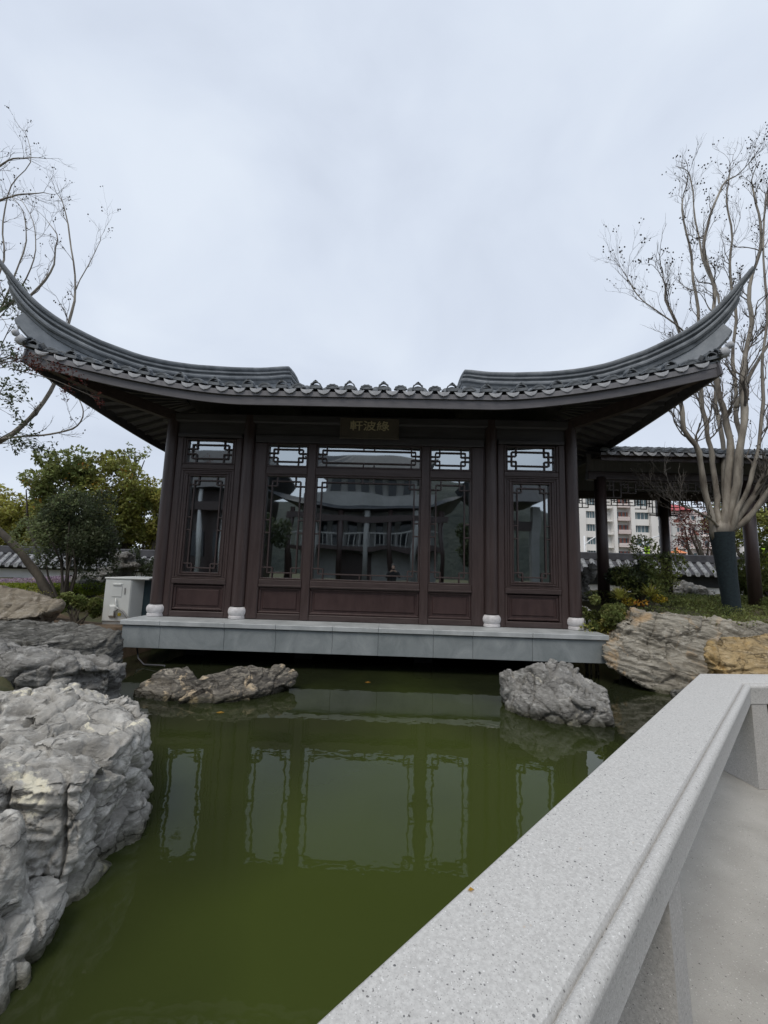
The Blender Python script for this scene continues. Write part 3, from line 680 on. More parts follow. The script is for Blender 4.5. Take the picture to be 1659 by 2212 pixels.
# roof deck: closed shell under the tiles (top sheet + soffit) built on a grid
gx_ = np.linspace(-1, 1, 81); gy_ = np.linspace(-1, 1, 65); Vt = []; Fs = []
for iy, b_ in enumerate(gy_):
    for ix, a_ in enumerate(gx_):
        # map square to the eave outline
        x = a_*5.44; y = YC+b_*3.95
        gx1 = gC(abs(x)*1.0+.0) if abs(b_) > abs(a_) else gC(abs(y-YC)+1.49)
        k = max(abs(a_), abs(b_))
        gg = float(gC(abs(x)+.43*min(abs(a_), 1)*1) if abs(b_) >= abs(a_) else gC(abs(y-YC)+1.49+.43))*k**3
        x2 = x+math.copysign(.41*gg, a_)*(abs(a_) if abs(a_) > abs(b_) else min(abs(a_)/max(abs(b_), 1e-6), 1)**4*1.0)
        y2 = y+math.copysign(.41*gg, b_)*(abs(b_) if abs(b_) > abs(a_) else min(abs(b_)/max(abs(a_), 1e-6), 1)**4*1.0)
        Vt.append((x2, y2))
Vt = np.array(Vt); zt = surf(Vt[:, 0], Vt[:, 1]); nn = 81; cnt = len(Vt)
top = np.stack([Vt[:, 0]+CX, Vt[:, 1], zt-.05], 1); bot = np.stack([Vt[:, 0]+CX, Vt[:, 1], zt-.14], 1)
for iy in range(64):
    for ix in range(80):
        q = iy*nn+ix; Fs.append((q, q+1, q+nn+1, q+nn)); Fs.append((cnt+q, cnt+q+nn, cnt+q+nn+1, cnt+q+1))
for ix in range(80):
    q = ix; Fs.append((q, cnt+q, cnt+q+1, q+1)); q = 64*nn+ix; Fs.append((q, q+1, cnt+q+1, cnt+q))
for iy in range(64):
    q = iy*nn; Fs.append((q, q+nn, cnt+q+nn, cnt+q)); q = iy*nn+80; Fs.append((q, cnt+q, cnt+q+nn, q+nn))
mbr = MB(); mbr.add(np.vstack([top, bot]), Fs); mbr.build('roof_deck', M['soffit'], pav)
# fascia boards under the tile ends
def fascia(side, u0, u1, n=60):
    pts = []
    for u in np.linspace(u0, u1, n):
        e_ = edge(side, u); inn = .05
        if side == 'F': p_ = (u*(1-.05/6), e_[1]+inn, float(surf(*e_)))
        else: p_ = (e_[0]-math.copysign(inn, e_[0]), u, float(surf(*e_)))
        pts.append(W3(p_))
    MB().sweep(pts, [(-.02, -.07), (.02, -.07), (.02, -.30), (-.02, -.30)]).build('fascia_board', M['fascia'], pav, auto=30)
    MB().sweep([np.array(p_) for p_ in pts], [(-.035, -.045), (.035, -.045), (.035, -.068), (-.035, -.068)]).build('tile_batten', M['tile'], pav, auto=30)
fascia('F', -5.85, 5.85); fascia('L', -1.76, 6.96); fascia('R', -1.76, 6.96)
# rafters: front straight ones, fanned towards the corners
def rafter(p0, p1, w_=.055, h_=.07):
    P = [np.array(p0), (np.array(p0)+np.array(p1))/2+np.array([0, 0, -.02]), np.array(p1)]
    MB().sweep(P, [(-w_/2, 0), (w_/2, 0), (w_/2, -h_), (-w_/2, -h_)]).build('rafter', M['fascia'], pav)
def fan(side):
    us_ = np.linspace(-5.7, 5.7, 39) if side == 'F' else np.linspace(-1.6, 6.8, 29)
    for u in us_:
        e_ = edge(side, u)
        if side == 'F':
            xi = np.clip(u, -3.55, 3.55); xi = xi+(u-xi)*.22; tgt = (xi, .0)
            out = (u, e_[1]+.09)
        else:
            s_ = 1 if side == 'R' else -1; yi = np.clip(u, .55, 4.65); yi = yi+(u-yi)*.22; tgt = (s_*4.094, yi); out = (e_[0]-s_*.09, u)
        z1 = float(surf(*out))-.15; z0 = float(surf(*tgt))-.15
        z0 = max(z0, 4.95) if True else z0
        rafter(W3((tgt[0], tgt[1], z0)), W3((out[0], out[1], z1)))
fan('F'); fan('L'); fan('R')
for s_ in (-1, 1):   # hip corner beams
    MB().sweep([W3((s_*3.9, .2, 4.93)), W3((s_*5.0, -.9, 5.12)), W3((s_*5.68, -1.6, 5.36))], [(-.08, 0), (.08, 0), (.07, -.2), (-.07, -.2)]).build('hip_beam', M['woodh'], pav)

# ---- ridges: corner tip -> kink -> back kink -> corner tip, one stack per side
RT = [(2.105, 6.82), (2.0, 6.66), (1.87, 6.46), (1.7, 6.26), (1.5, 6.12), (1.36, 6.06), (1.03, 5.96), (.55, 5.93), (.2, 5.99), (-.2, 6.11), (-.8, 6.36), (-1.3, 6.60), (-1.79, 6.90)]
tt = np.array([q[0] for q in RT])[::-1]; zz = np.array([q[1] for q in RT])[::-1]
def catmull(xq):
    # smooth interpolation of the measured ridge line
    out = np.interp(xq, tt, zz)
    k = np.exp(-.5*(np.linspace(-2, 2, 9))**2); k /= k.sum()
    o2 = np.array([np.dot(np.interp(x+np.linspace(-.12, .12, 9), tt, zz), k) for x in np.atleast_1d(xq)])
    return np.where((np.atleast_1d(xq) > 1.98) | (np.atleast_1d(xq) < -1.68), out, o2)
def ridge_path(s_, t0, n=46):
    ts = np.concatenate([np.linspace(t0, 1.4, 12, endpoint=False), np.linspace(1.4, -1.79, 26)]) if t0 > 1.4 else np.linspace(t0, -1.79, 26)
    z_ = catmull(ts); A = [np.array([s_*(4.094+t_), -t_, q]) for t_, q in zip(ts, z_)]
    A += [np.array([s_*2.30, y, 6.90+.12*math.sin(math.pi*(y-1.79)/1.62)]) for y in (2.0, 2.3, 2.6, 2.9, 3.2)]
    B = [np.array([p[0], 2*YC-p[1], p[2]]) for p in A[:len(ts)]][::-1]
    return [W3(p) for p in A+B]
def arc(w_, z0, z1, n=6):
    c = (z0+z1)/2; h = (z1-z0)/2
    return [(w_*(.55+.45*math.cos(a_)), c+h*math.sin(a_)) for a_ in np.linspace(-math.pi/2, math.pi/2, n)]+[(-w_*(.55+.45*math.cos(a_)), c+h*math.sin(a_)) for a_ in np.linspace(math.pi/2, -math.pi/2, n)]
def taper(path, t0, L_=.5, lo=.45):
    P = np.array(path); d = np.concatenate([[0], np.cumsum(np.linalg.norm(np.diff(P, axis=0), axis=1))]); d = np.minimum(d, d[-1]-d)
    return lo+(1-lo)*np.clip(d/L_, 0, 1)**.7
for s_ in (-1, 1):
    base_path = ridge_path(s_, 1.70)
    rd = MB().sweep(base_path, [(-.05, -.26), (.05, -.26), (.05, -.62), (-.05, -.62)], scale=taper(base_path, 0, .25, .8)).build('hip_ridge', M['board'], pav, auto=35)
    for nm, t0, pr_, lo in (('ridge_cap', 2.105, arc(.085, -.095, 0), .6), ('ridge_neck', 2.0, [(.045, -.13), (.045, -.09), (-.045, -.09), (-.045, -.13)], .5),
                        ('ridge_band', 1.97, arc(.095, -.185, -.125), .5), ('ridge_neck', 1.93, [(.05, -.225), (.05, -.18), (-.05, -.18), (-.05, -.225)], .6),
                        ('ridge_roll', 1.89, arc(.125, -.33, -.222), .55), ('ridge_skirt', 1.80, [(.07, -.40), (.085, -.325), (-.085, -.325), (-.07, -.40)], .6)):
        pth = ridge_path(s_, t0)
        MB().sweep(pth, pr_, scale=taper(pth, t0, .7, lo)).build(nm, M['ridge'], rd, auto=35)
    # corner bracket of plaster curls at the end of the eave
    for q, (tq, zq, rq) in enumerate(((1.80, 5.52, .09), (1.86, 5.62, .06), (1.83, 5.76, .045))):
        cpt = W3((s_*(4.094+tq), -tq, zq))
        MB().lathe([(.01, -rq), (rq*.7, -rq*.7), (rq, 0), (rq*.7, rq*.7), (.01, rq)], cpt, 10).build('corner_scroll', M['tilelight'], rd, smooth=True)

# ---- name board over the middle window
pl = thing('name_plaque', 'small dark wooden name plaque with three gold characters above the middle window', 'sign', (X(0), -.13, 4.64))
MB().bbox(X(-.6), X(.6), -.14, -.105, 4.44, 4.87, .012).build('board', M['plaque'], pl)
f = MB()
for (xa, xb, za, zb) in ((-.6, .6, 4.845, 4.87), (-.6, .6, 4.44, 4.465), (-.6, -.575, 4.465, 4.845), (.575, .6, 4.465, 4.845)): f.bbox(X(xa), X(xb), -.152, -.141, za, zb, .004)
f.build('frame', M['plaque'], pl)
for i, ch in enumerate('\u8ed2\u6ce2\u7da0'):
    cu = bpy.data.curves.new('ch', 'FONT'); cu.body = ch; cu.size = .30; cu.align_x = 'CENTER'; cu.align_y = 'CENTER'; cu.extrude = .006; cu.offset = .003
    to = bpy.data.objects.new('tmp', cu); COL.objects.link(to); dg = bpy.context.evaluated_depsgraph_get()
    me = bpy.data.meshes.new_from_object(to.evaluated_get(dg)); bpy.data.objects.remove(to); me.materials.clear(); me.materials.append(M['gold'])
    o = link('character', me, pl, np.array([X(-.27+.27*i), -.148, 4.69])-origin(pl)); o.rotation_euler = (math.radians(90), 0, 0); o.scale = (.9, .72, 1)

# ================================================================== ZIGZAG BRIDGE: deck and seat rails
ZD, ZR = .27, 1.03
g0 = np.array([.302, -7.598]); g1 = np.array([2.80, -4.925]); d1 = (g1-g0)/np.linalg.norm(g1-g0); n1_ = np.array([-d1[1], d1[0]])   # n1_: towards the water
WR = .30
ang2 = math.radians(6.5); d2 = np.array([math.cos(ang2), math.sin(ang2)]); n2_ = np.array([-d2[1], d2[0]])
def corner(o1, o2):
    """meeting point of the first rail's line offset o1 and the second's offset o2"""
    A = np.array([[d1[0], -d2[0]], [d1[1], -d2[1]]]); r_ = (g1+n2_*o2)-(g0+n1_*o1); s_ = np.linalg.solve(A, r_); return g0+n1_*o1+d1*s_[0]
def rail_stone(name, label, which):
    root = thing(name, label, 'stone railing', (*((g0+g1)/2 if which == 1 else g1+d2*2), ZD), 'seat rails of the stone bridge')
    # cross section: (offset towards water, z)
    pr_ = [(WR, ZR-.012), (WR-.012, ZR), (.016, ZR), (.007, ZR-.004), (.002, ZR-.012), (.0, ZR-.022)]+[(-.024+.023*math.cos(q), ZR-.027+.023*math.sin(q)) for q in np.linspace(.25, 3.6, 12)]+[(-.04, ZR-.145), (-.036, ZR-.15), (WR-.02, ZR-.15), (WR, ZR-.14)]
    L0 = -2.2; V = []; F = []; n = len(pr_)
    def ring(f_):
        for (o_, z) in pr_: q = f_(o_); V.append((q[0], q[1], z))
    if which == 1: ring(lambda o_: g0+n1_*o_+d1*L0); ring(lambda o_: corner(o_, o_)-d1*.0008)
    else: ring(lambda o_: corner(o_, o_)+d2*.0008); ring(lambda o_: g1+n2_*o_+d2*4.2)
    for k in range(n): k2 = (k+1) % n; F.append((k, n+k, n+k2, k2))
    F.append(tuple(range(n))); F.append(tuple(range(2*n-1, n-1, -1)))
    MB().add(V, F).build('rail_beam', M['granite'], root, auto=28)
    return root
r1 = rail_stone('seat_rail', 'pale speckled granite seat rail running diagonally from the lower edge to the corner', 1)
r2 = rail_stone('seat_rail', 'short granite seat rail turning right from the corner, in front of the ochre rock', 2)
def leg(root, c, d, n_, t=.115):
    V = []
    for (z, o0, o1, hw) in ((ZD+.002, -.055, WR+.05, t/2+.012), (ZR-.152, -.034, WR-.04, t/2)):
        for (o_, s_) in ((o0, -hw), (o0, hw), (o1, hw), (o1, -hw)): q = c+n_*o_+d*s_; V.append((q[0], q[1], z))
    MB().add(V, [(0, 1, 2, 3), (4, 7, 6, 5), (0, 4, 5, 1), (1, 5, 6, 2), (2, 6, 7, 3), (3, 7, 4, 0)]).build('leg', M['granitedk'], root)
leg(r1, g0+d1*.87, d1, n1_, .15); leg(r1, g0-d1*1.3, d1, n1_)
leg(r2, g1+d2*.09, d2, n2_, .13); leg(r2, g1+d2*2.4, d2, n2_, .13)
# deck slabs
bridge = thing('stone_bridge', 'low zigzag footbridge deck of beige granite slabs beside the seat rail', 'bridge', (1.5, -7.5, ZD-.2))
def poly_slab(poly, z0, z1, gap=.004):
    P = np.array(poly, float); c = P.mean(0); P = c+(P-c)*(1-gap); n = len(P)
    V = [(x, y, z0) for x, y in P]+[(x, y, z1) for x, y in P]
    return MB().add(V, [tuple(range(n-1, -1, -1)), tuple(range(n, 2*n))]+[(k, (k+1) % n, n+(k+1) % n, n+k) for k in range(n)])
oe = WR+.12
def E1(s_, o_): q = g0+n1_*o_+d1*s_; return (q[0], q[1])
def E2(s_, o_): q = g1+n2_*o_+d2*s_; return (q[0], q[1])
cA = tuple(corner(oe, oe)); wd = -1.75; cB = tuple(corner(wd, wd))
LC = np.linalg.norm(g1-g0)
cuts = [-2.6, .78, 1.02, 99]
poly_slab([E1(-2.6, oe), E1(-2.6, wd), E1(-.35, wd), E1(-.35, oe)], ZD-.16, ZD).build('deck_slab', M['deck'], bridge)
poly_slab([E1(-.35, oe), E1(-.35, wd), E1(1.02, wd), E1(1.02, oe)], ZD-.16, ZD).build('deck_slab', M['deck'], bridge)
poly_slab([E1(1.02, oe), E1(1.02, -1.02), (cB[0]*.5+cA[0]*.5+.35, cB[1]*.5+cA[1]*.5-.2), cA], ZD-.16, ZD, .003).build('deck_slab', M['deck'], bridge)
poly_slab([E1(1.02, -1.035), E1(1.02, wd), cB, (cB[0]*.5+cA[0]*.5+.36, cB[1]*.5+cA[1]*.5-.215)], ZD-.16, ZD, .003).build('deck_slab', M['deck'], bridge)
poly_slab([cA, (cB[0]*.5+cA[0]*.5+.365, cB[1]*.5+cA[1]*.5-.2), cB, E2(2.0, wd), E2(2.0, oe)], ZD-.16, ZD-.001, .003).build('deck_slab', M['deck'], bridge)
poly_slab([E2(2.0, oe), E2(2.0, wd), E2(4.4, wd), E2(4.4, oe)], ZD-.16, ZD).build('deck_slab', M['deck'], bridge)
poly_slab([E1(-2.4, oe-.15), E1(-2.4, wd+.2), tuple(corner(wd+.2, wd+.2)), tuple(corner(oe-.15, oe-.15))], -.9, ZD-.165).build('pier', M['black'], bridge)

# ================================================================== ROCKS
def ex(pts, dz=0): return [np.array(p) for p in pts]
# the great rock on the left: plateau with a steep face to the water
A = [(-1.70, -5.95, .62), (-1.78, -5.4, .62), (-1.98, -4.85, .56), (-2.16, -4.5, .48), (-2.6, -4.25, .60), (-3.3, -4.2, .60), (-4.6, -4.5, .62), (-4.6, -6.05, .70), (-2.6, -6.2, .70), (-2.1, -6.15, .66),
     (-1.62, -6.0, .1), (-1.66, -5.7, -.3), (-1.78, -5.1, -.3), (-2.06, -4.6, .02), (-2.2, -4.45, -.3), (-2.7, -4.3, -.3), (-4.6, -4.4, -.4), (-4.6, -6.2, -.4), (-1.66, -6.2, -.3), (-2.2, -6.2, -.3)]
rock('garden_rock', 'great pale grey craggy rock with cream-stained top rising from the pond at left', [A, lump((-2.62, -4.75, .56), (.42, .36, .16), seed=3), lump((-2.28, -5.4, .56), (.42, .42, .13), seed=5), lump((-3.3, -5.2, .6), (.7, .6, .13), seed=6), lump((-2.2, -4.85, .25), (.16, .36, .3), seed=8)],
     M['rocklight'], voxel=.0105, amp=.12, fine=.018, strata=.07, sdir=(.3, -.12, 1), sfreq=10, fs=2.3, seed=1, group='pond-edge rocks')
rock('garden_rock', 'lower grey ribbed rock in the bottom left corner, in front of the great rock', [ex([(-1.78, -6.32, .54), (-1.66, -6.5, .33), (-1.50, -6.42, .0), (-1.45, -6.5, -.3), (-1.42, -6.8, -.3), (-1.55, -6.8, .05), (-1.93, -6.15, .58), (-2.6, -6.1, .62), (-3.4, -6.3, .7), (-3.4, -7.6, .6), (-1.9, -7.3, -.3), (-2.1, -7.0, .45), (-1.75, -6.15, -.3), (-3.4, -7.6, -.4), (-3.4, -6.2, -.4)])],
     M['rocklight'], voxel=.011, amp=.08, fine=.018, strata=.06, sdir=(.9, .2, .35), sfreq=6, fs=2.4, seed=2, group='pond-edge rocks')
rock('garden_rock', 'small grey block wedged at the waterline between the two nearest rocks', [lump((-1.74, -6.28, .02), (.17, .3, .26), seed=51)], M['rocklight'], voxel=.012, amp=.05, fine=.014, strata=.03, seed=31, group='pond-edge rocks')
rock('garden_rock', 'grey folded rock with a blunt right end, just behind the great rock', [ex([(-3.42, -3.1, .52), (-3.4, -3.2, -.2), (-3.5, -2.7, .5), (-3.55, -2.6, -.2), (-4.6, -3.4, .78), (-5.6, -3.3, .68), (-5.6, -2.6, .7), (-4.6, -2.6, .66), (-5.6, -3.6, -.2), (-4.3, -3.6, -.2), (-4.2, -3.5, .6)]), lump((-4.9, -3.2, .6), (.5, .4, .2), seed=9), lump((-4.1, -2.95, .42), (.3, .32, .24), seed=10)],
     M['rock'], voxel=.02, amp=.11, fine=.026, strata=.05, sdir=(.2, 0, 1), sfreq=6, seed=3, group='pond-edge rocks')
rock('garden_rock', 'dark thin-layered slaty rock on the bank left of the platform', [ex([(-4.35, -1.9, .35), (-4.5, -1.9, .56), (-5.0, -2.4, .70), (-7.6, -2.6, .82), (-7.6, -1.2, .84), (-5.4, -1.1, .78), (-4.5, -1.2, .7), (-4.35, -1.3, .2), (-4.3, -2.1, -.1), (-7.6, -2.7, .2), (-4.9, -2.6, .2)])],
     M['slate'], voxel=.024, amp=.06, fine=.014, strata=.11, sdir=(.28, -.2, 1), sfreq=11, seed=4, group='pond-edge rocks')
rock('garden_rock', 'smooth brown boulder at the left edge beneath the leaning trunk', [ex([(-5.75, -1.0, 1.06), (-5.9, -.8, 1.02), (-6.3, -1.0, 1.25), (-6.9, -1.0, 1.38), (-8.2, -.9, 1.30), (-8.2, -1.4, .7), (-6.6, -1.4, .75), (-6.0, -1.25, .85), (-6.5, -.3, 1.1), (-8.2, -.3, .9), (-6.3, -.4, .6)])],
     M['brownrock'], voxel=.03, amp=.08, fine=.014, strata=.02, seed=5, fs=1.5, group='pond-edge rocks')
rock('pond_rock', 'flat tan and grey rock lying in the water, right one of the joined pair', [ex([(-2.75, -2.65, .02), (-2.75, -2.6, -.3), (-2.6, -2.4, .3), (-2.05, -2.1, .38), (-1.6, -1.85, .34), (-1.42, -1.8, .2), (-1.5, -1.95, -.3), (-2.0, -2.6, -.3), (-2.1, -2.55, .05), (-2.4, -1.9, -.3), (-2.2, -2.0, .3)])],
     M['warmrock'], voxel=.016, amp=.06, fine=.016, strata=.045, sdir=(-.25, 0, 1), sfreq=9, seed=6, fs=3, group='rocks in the pond')
rock('pond_rock', 'tan topped rock lying in the water, left one of the joined pair', [ex([(-3.55, -2.4, .1), (-3.6, -2.3, -.3), (-3.3, -2.2, .33), (-2.9, -2.15, .36), (-2.7, -2.2, .2), (-2.65, -2.5, -.3), (-2.9, -2.6, .1), (-3.3, -2.7, -.3), (-3.2, -1.8, -.3), (-2.8, -1.9, -.2)])],
     M['warmrock'], voxel=.018, amp=.06, fine=.016, strata=.035, sdir=(-.2, 0, 1), sfreq=9, seed=7, fs=3, group='rocks in the pond')
rock('pond_rock', 'rounded grey rough rock standing alone in the water before the right column', [ex([(1.6, -2.3, .1), (1.55, -2.2, .42), (1.62, -1.9, -.3), (2.0, -2.45, .62), (2.25, -2.3, .66), (2.55, -2.2, .56), (2.95, -2.35, .28), (2.85, -2.9, -.3), (2.75, -2.95, .15), (2.1, -2.95, -.3), (1.75, -2.7, .1), (1.6, -2.5, -.3), (2.8, -1.9, -.3), (2.0, -1.8, .2), (2.3, -2.9, .3)])],
     M['rock'], voxel=.015, amp=.07, fine=.02, strata=.02, sdir=(1, .2, .4), sfreq=7, seed=8, fs=3.4, group='rocks in the pond')
rock('bank_rock', 'large layered tan and grey rock overhanging the water right of the platform', [[np.array(q) for q in [(3.86, -.8, .66), (3.7, -.85, .34), (4.3, -.6, 1.22), (4.45, -.3, 1.26), (5.1, -.45, 1.18), (6.2, -.6, 1.06), (7.8, -.7, 1.0), (7.8, -1.2, .2), (5.4, -1.5, -.1), (4.7, -1.4, -.15), (4.0, -1.15, .14), (4.15, -.1, .9), (7.8, .3, .85), (4.3, .1, .2), (5, .1, -.3), (4.75, -1.3, -.35)]]],
     M['layered'], voxel=.019, amp=.07, fine=.014, strata=.15, sdir=(.3, -.1, 1), sfreq=7.5, seed=9, fs=1.5, group='bank rocks')
rock('bank_rock', 'ochre yellow layered rock at the right edge above the far seat rail', [[np.array(q) for q in [(4.72, -1.75, .70), (4.76, -1.7, .38), (5.15, -1.5, .94), (6.1, -1.3, 1.02), (8, -1.3, .98), (8, -2.3, .4), (5.9, -2.15, .35), (5.0, -1.95, .34), (4.95, -1.8, .1), (5.4, -1.7, -.3), (8, -2.4, -.3), (6, -1.0, .8), (8, -1.0, .9), (5.3, -1.1, .2)]]],
     M['ochre'], voxel=.019, amp=.07, fine=.016, strata=.07, sdir=(-.14, 0, 1), sfreq=9, seed=10, fs=1.9, group='bank rocks')
rock('bank_rock', 'dark low rock at the waterline between the layered rock and the rail', [lump((4.7, -1.75, -.05), (.5, .35, .28), seed=14)], M['slate'], voxel=.025, amp=.05, fine=.015, strata=.05, seed=12, group='bank rocks')
# scholar's rocks
def scholar(label, base, h, w_, seed, m='rock'):
    r_ = random.Random(seed); L_ = []
    for k in range(5): L_.append(lump((base[0]+r_.uniform(-.25, .25)*w_, base[1], base[2]+h*(.1+.19*k)), (w_*r_.uniform(.28, .52), w_*.3, h*.15), seed=seed*10+k))
    return rock('scholar_rock', label, L_, M[m], voxel=.028, amp=.09, fine=.035, seed=seed, fs=3.2, group='upright scholar rocks')
p_ = at(255, 1245, 3.2); scholar('grey pitted scholar rock standing on the lawn left of the pavilion', (p_[0], 3.2, .95), 1.15, 1.0, 21)
p_ = at(1272, 1300, 2.6); scholar('slim grey scholar rock just right of the pavilion corner column', (p_[0], 2.6, 1.0), 1.2, .42, 22)
p_ = at(1470, 1290, 7.2); rock('scholar_rock', 'low grey scholar rock at the foot of the tiled wall behind the gallery', [lump((p_[0], 7.2, 1.3), (1.1, .4, .42), seed=33), lump((p_[0]+.6, 7.2, 1.1), (.9, .4, .3), seed=34)], M['rock'], voxel=.04, amp=.12, fine=.04, seed=23, group='upright scholar rocks')
p_ = at(185, 1280, 2.2); rock('scholar_rock', 'dark grey rounded rock beside the air conditioner', [lump((p_[0], 2.2, 1.05), (.35, .3, .4), seed=35)], M['slate'], voxel=.035, amp=.06, seed=24, group='upright scholar rocks')
p_ = at(190, 1240, 3.4); rock('scholar_rock', 'pale low rock behind the dark rounded one', [lump((p_[0], 3.4, 1.25), (.5, .3, .33), seed=36)], M['rock'], voxel=.035, amp=.08, seed=25, group='upright scholar rocks')
p_ = at(1262, 1310, .6); rock('bank_rock', 'small white rock under the bush at the platform corner', [lump((p_[0], .6, .95), (.22, .2, .3), seed=37)], M['marble'], voxel=.03, amp=.04, seed=26, group='bank rocks')

for (px, py, Z, m_, lab) in ((1017, 1925, ZR, 'leaforange', 'tiny orange fallen leaf on the near seat rail'),):
    d = _f+_a*(px-829.5)/FPX+_b*(1106-py)/FPX; q = CAM+d*(Z-1.85)/d[2]
    tag(MB().add([(q[0]-.008, q[1], Z+.002), (q[0], q[1]-.005, Z+.004), (q[0]+.009, q[1]+.002, Z+.003), (q[0], q[1]+.006, Z+.006)], [(0, 1, 2, 3)]).build('fallen_leaf', M[m_]), lab, 'leaf')
for i, (x, y, m_, lab) in enumerate(((-.35, -1.3, 'leaforange', 'small brown leaf floating in the dark water before the platform'), (-2.1, -2.95, 'leaforange', 'small orange leaf floating beside the flat tan rock'))):
    tag(MB().add([(x-.05, y, .004), (x, y-.022, .006), (x+.055, y+.01, .005), (x, y+.028, .010)], [(0, 1, 2, 3)]).build('floating_leaf', M[m_]), lab, 'leaf', 'leaves floating on the pond')
# ================================================================== AIR CONDITIONER
ac = thing('air_conditioner', 'white outdoor air conditioner unit beside the left column', 'air conditioner', (-5.5, .55, .56))
ax0, ax1, ay0, ay1, az0, az1 = -5.92, -5.36, .3, 1.25, .6, 1.46
MB().bbox(ax0, ax1, ay0, ay1, az0, az1, .02).build('casing', M['acwhite'], ac)
MB().bbox(ax0-.01, ax1+.36, ay0-.015, ay1+.01, az1+.001, az1+.035, .01).build('top_cover', M['acwhite'], ac)
MB().box(ax1+.001, ax1+.34, ay0+.25, ay1-.02, az0+.02, az1).build('coil', M['acdark'], ac)
MB().add([(ax1+.001, ay0+.02, az0), (ax1+.12, ay0+.24, az0), (ax1+.12, ay0+.249, az0), (ax1+.001, ay0+.249, az0), (ax1+.001, ay0+.02, az1), (ax1+.12, ay0+.24, az1), (ax1+.12, ay0+.249, az1), (ax1+.001, ay0+.249, az1)],
         [(0, 1, 5, 4), (1, 2, 6, 5), (2, 3, 7, 6), (3, 0, 4, 7), (4, 5, 6, 7), (3, 2, 1, 0)]).build('corner_panel', M['acwhite'], ac)
MB().bbox(ax0+.17, ax0+.38, ay0-.012, ay0-.001, az1-.36, az1-.08, .01).bbox(ax0+.19, ax0+.36, ay0-.03, ay0-.0125, az1-.13, az1-.085, .008).build('terminal_cover', M['acwhite'], ac)
MB().bbox(ax0+.42, ax0+.45, ay0-.012, ay0-.001, az1-.3, az1-.17, .004).build('handle', M['grey'], ac)
MB().bbox(ax0+.16, ax0+.32, ay0-.06, ay0-.001, az0+.1, az0+.34, .03).build('valve_cover', M['acwhite'], ac)
MB().tube([(ax0+.28, ay0-.03, az1-.38), (ax0+.3, ay0-.05, az1-.48), (ax0+.32, ay0-.06, az1-.56), (ax0+.42, ay0-.07, az1-.6), (ax0+.52, ay0-.07, az1-.68), (ax0+.6, ay0-.04, az1-.82)], .014, 6).build('cable', M['acwhite'], ac, smooth=True)
MB().tube([(ax0+.3, ay0-.04, az0+.1), (ax0+.31, ay0-.08, az0+.22), (ax0+.4, ay0-.1, az0+.28), (ax0+.5, ay0-.1, az0+.22), (ax0+.62, ay0-.06, az0+.06), (ax0+.75, ay0-.02, az0-.05)], .022, 7).build('hose', M['grey'], ac, smooth=True)
MB().bbox(ax0+.34, ax0+.4, ay0-.015, ay0-.001, az0+.12, az0+.18, .003).build('sticker', M['yellow'], ac)
MB().box(ax0+.02, ax1, ay0+.02, ay0+.12, az0-.12, az0-.001).box(ax0+.02, ax1, ay1-.2, ay1-.1, az0-.12, az0-.001).build('foot', M['grey'], ac)
# pipes hanging from under the slab
pp = MB().tube([(-4.75, -.35, .28), (-4.55, -.6, .1), (-4.35, -.75, .03), (-3.9, -.9, .06), (-3.9, -.9, .03)], .013, 6).build('drain_pipe', M['coping'], smooth=True)
tag(pp, 'thin grey drain pipe hanging under the left end of the platform', 'pipe')

# ================================================================== FOLIAGE
def leaves(name, blobs, n, size, m, parent=None, label=None, cat=None, group=None, kind=None, aspect=.5, up=.35, shell=.5, droop=0, seed=0):
    """small folded leaves scattered in lumpy ellipsoid clumps; blobs: (centre, radii, weight)"""
    R = np.random.default_rng(seed+len(blobs)*31+n)
    wts = np.array([b_[2] if len(b_) > 2 else np.prod(b_[1])**.67 for b_ in blobs], float); wts /= wts.sum()
    idx = R.choice(len(blobs), n, p=wts); C_ = np.array([b_[0] for b_ in blobs], float)[idx]; Rd = np.array([b_[1] for b_ in blobs], float)[idx]
    v = R.normal(size=(n, 3)); v /= np.linalg.norm(v, axis=1)[:, None]; rad = R.random(n)**(1/3)*(1-shell)+shell*R.random(n)**.15
    P = C_+v*Rd*rad[:, None]
    lum = perlin(P*1.9/max(.5, np.mean(Rd)**.5)+seed); keep = lum > -.42; P = P+Rd*.22*np.stack([perlin(P*2+5), perlin(P*2+9), perlin(P*2+12)], 1)
    P = P[keep]; v = v[keep]; n = len(P)
    d = R.normal(size=(n, 3))+v*.8; d[:, 2] += up-droop; d /= np.linalg.norm(d, axis=1)[:, None]
    q = np.cross(d, R.normal(size=(n, 3))+np.array([0, 0, 1.2])); q /= np.linalg.norm(q, axis=1)[:, None]; nrm = np.cross(q, d)
    s_ = (size*R.uniform(.6, 1.35, n))[:, None]; w_ = s_*aspect*.5
    V = np.empty((n, 5, 3)); V[:, 0] = P-d*s_*.5; V[:, 1] = P+q*w_+nrm*w_*.35; V[:, 2] = P+d*s_*.5; V[:, 3] = P-q*w_+nrm*w_*.35; V[:, 4] = P-d*s_*.05
    off = origin(parent) if parent is not None else P.mean(0)*np.array([1, 1, 0])
    base = (np.arange(n)*5)[:, None]; Fc = np.concatenate([base+np.array([[0, 1, 4]]), base+np.array([[1, 2, 4]]), base+np.array([[2, 3, 4]]), base+np.array([[3, 0, 4]])])
    me = mesh_from(name, (V.reshape(-1, 3)-off), Fc, m)
    o = link(name, me, parent, None if parent is not None else off)
    return tag(o, label, cat, group, kind)
def clumps(c, r, n, rr, seed, flat=1.):
    R = random.Random(seed); out = []
    for _ in range(n):
        v = np.array([R.gauss(0, 1) for _ in range(3)]); v /= np.linalg.norm(v); k = R.uniform(.45, 1.)
        out.append((np.array(c)+v*np.array(r)*k, np.array([rr, rr, rr*flat])*R.uniform(.55, 1.3)))
    return out
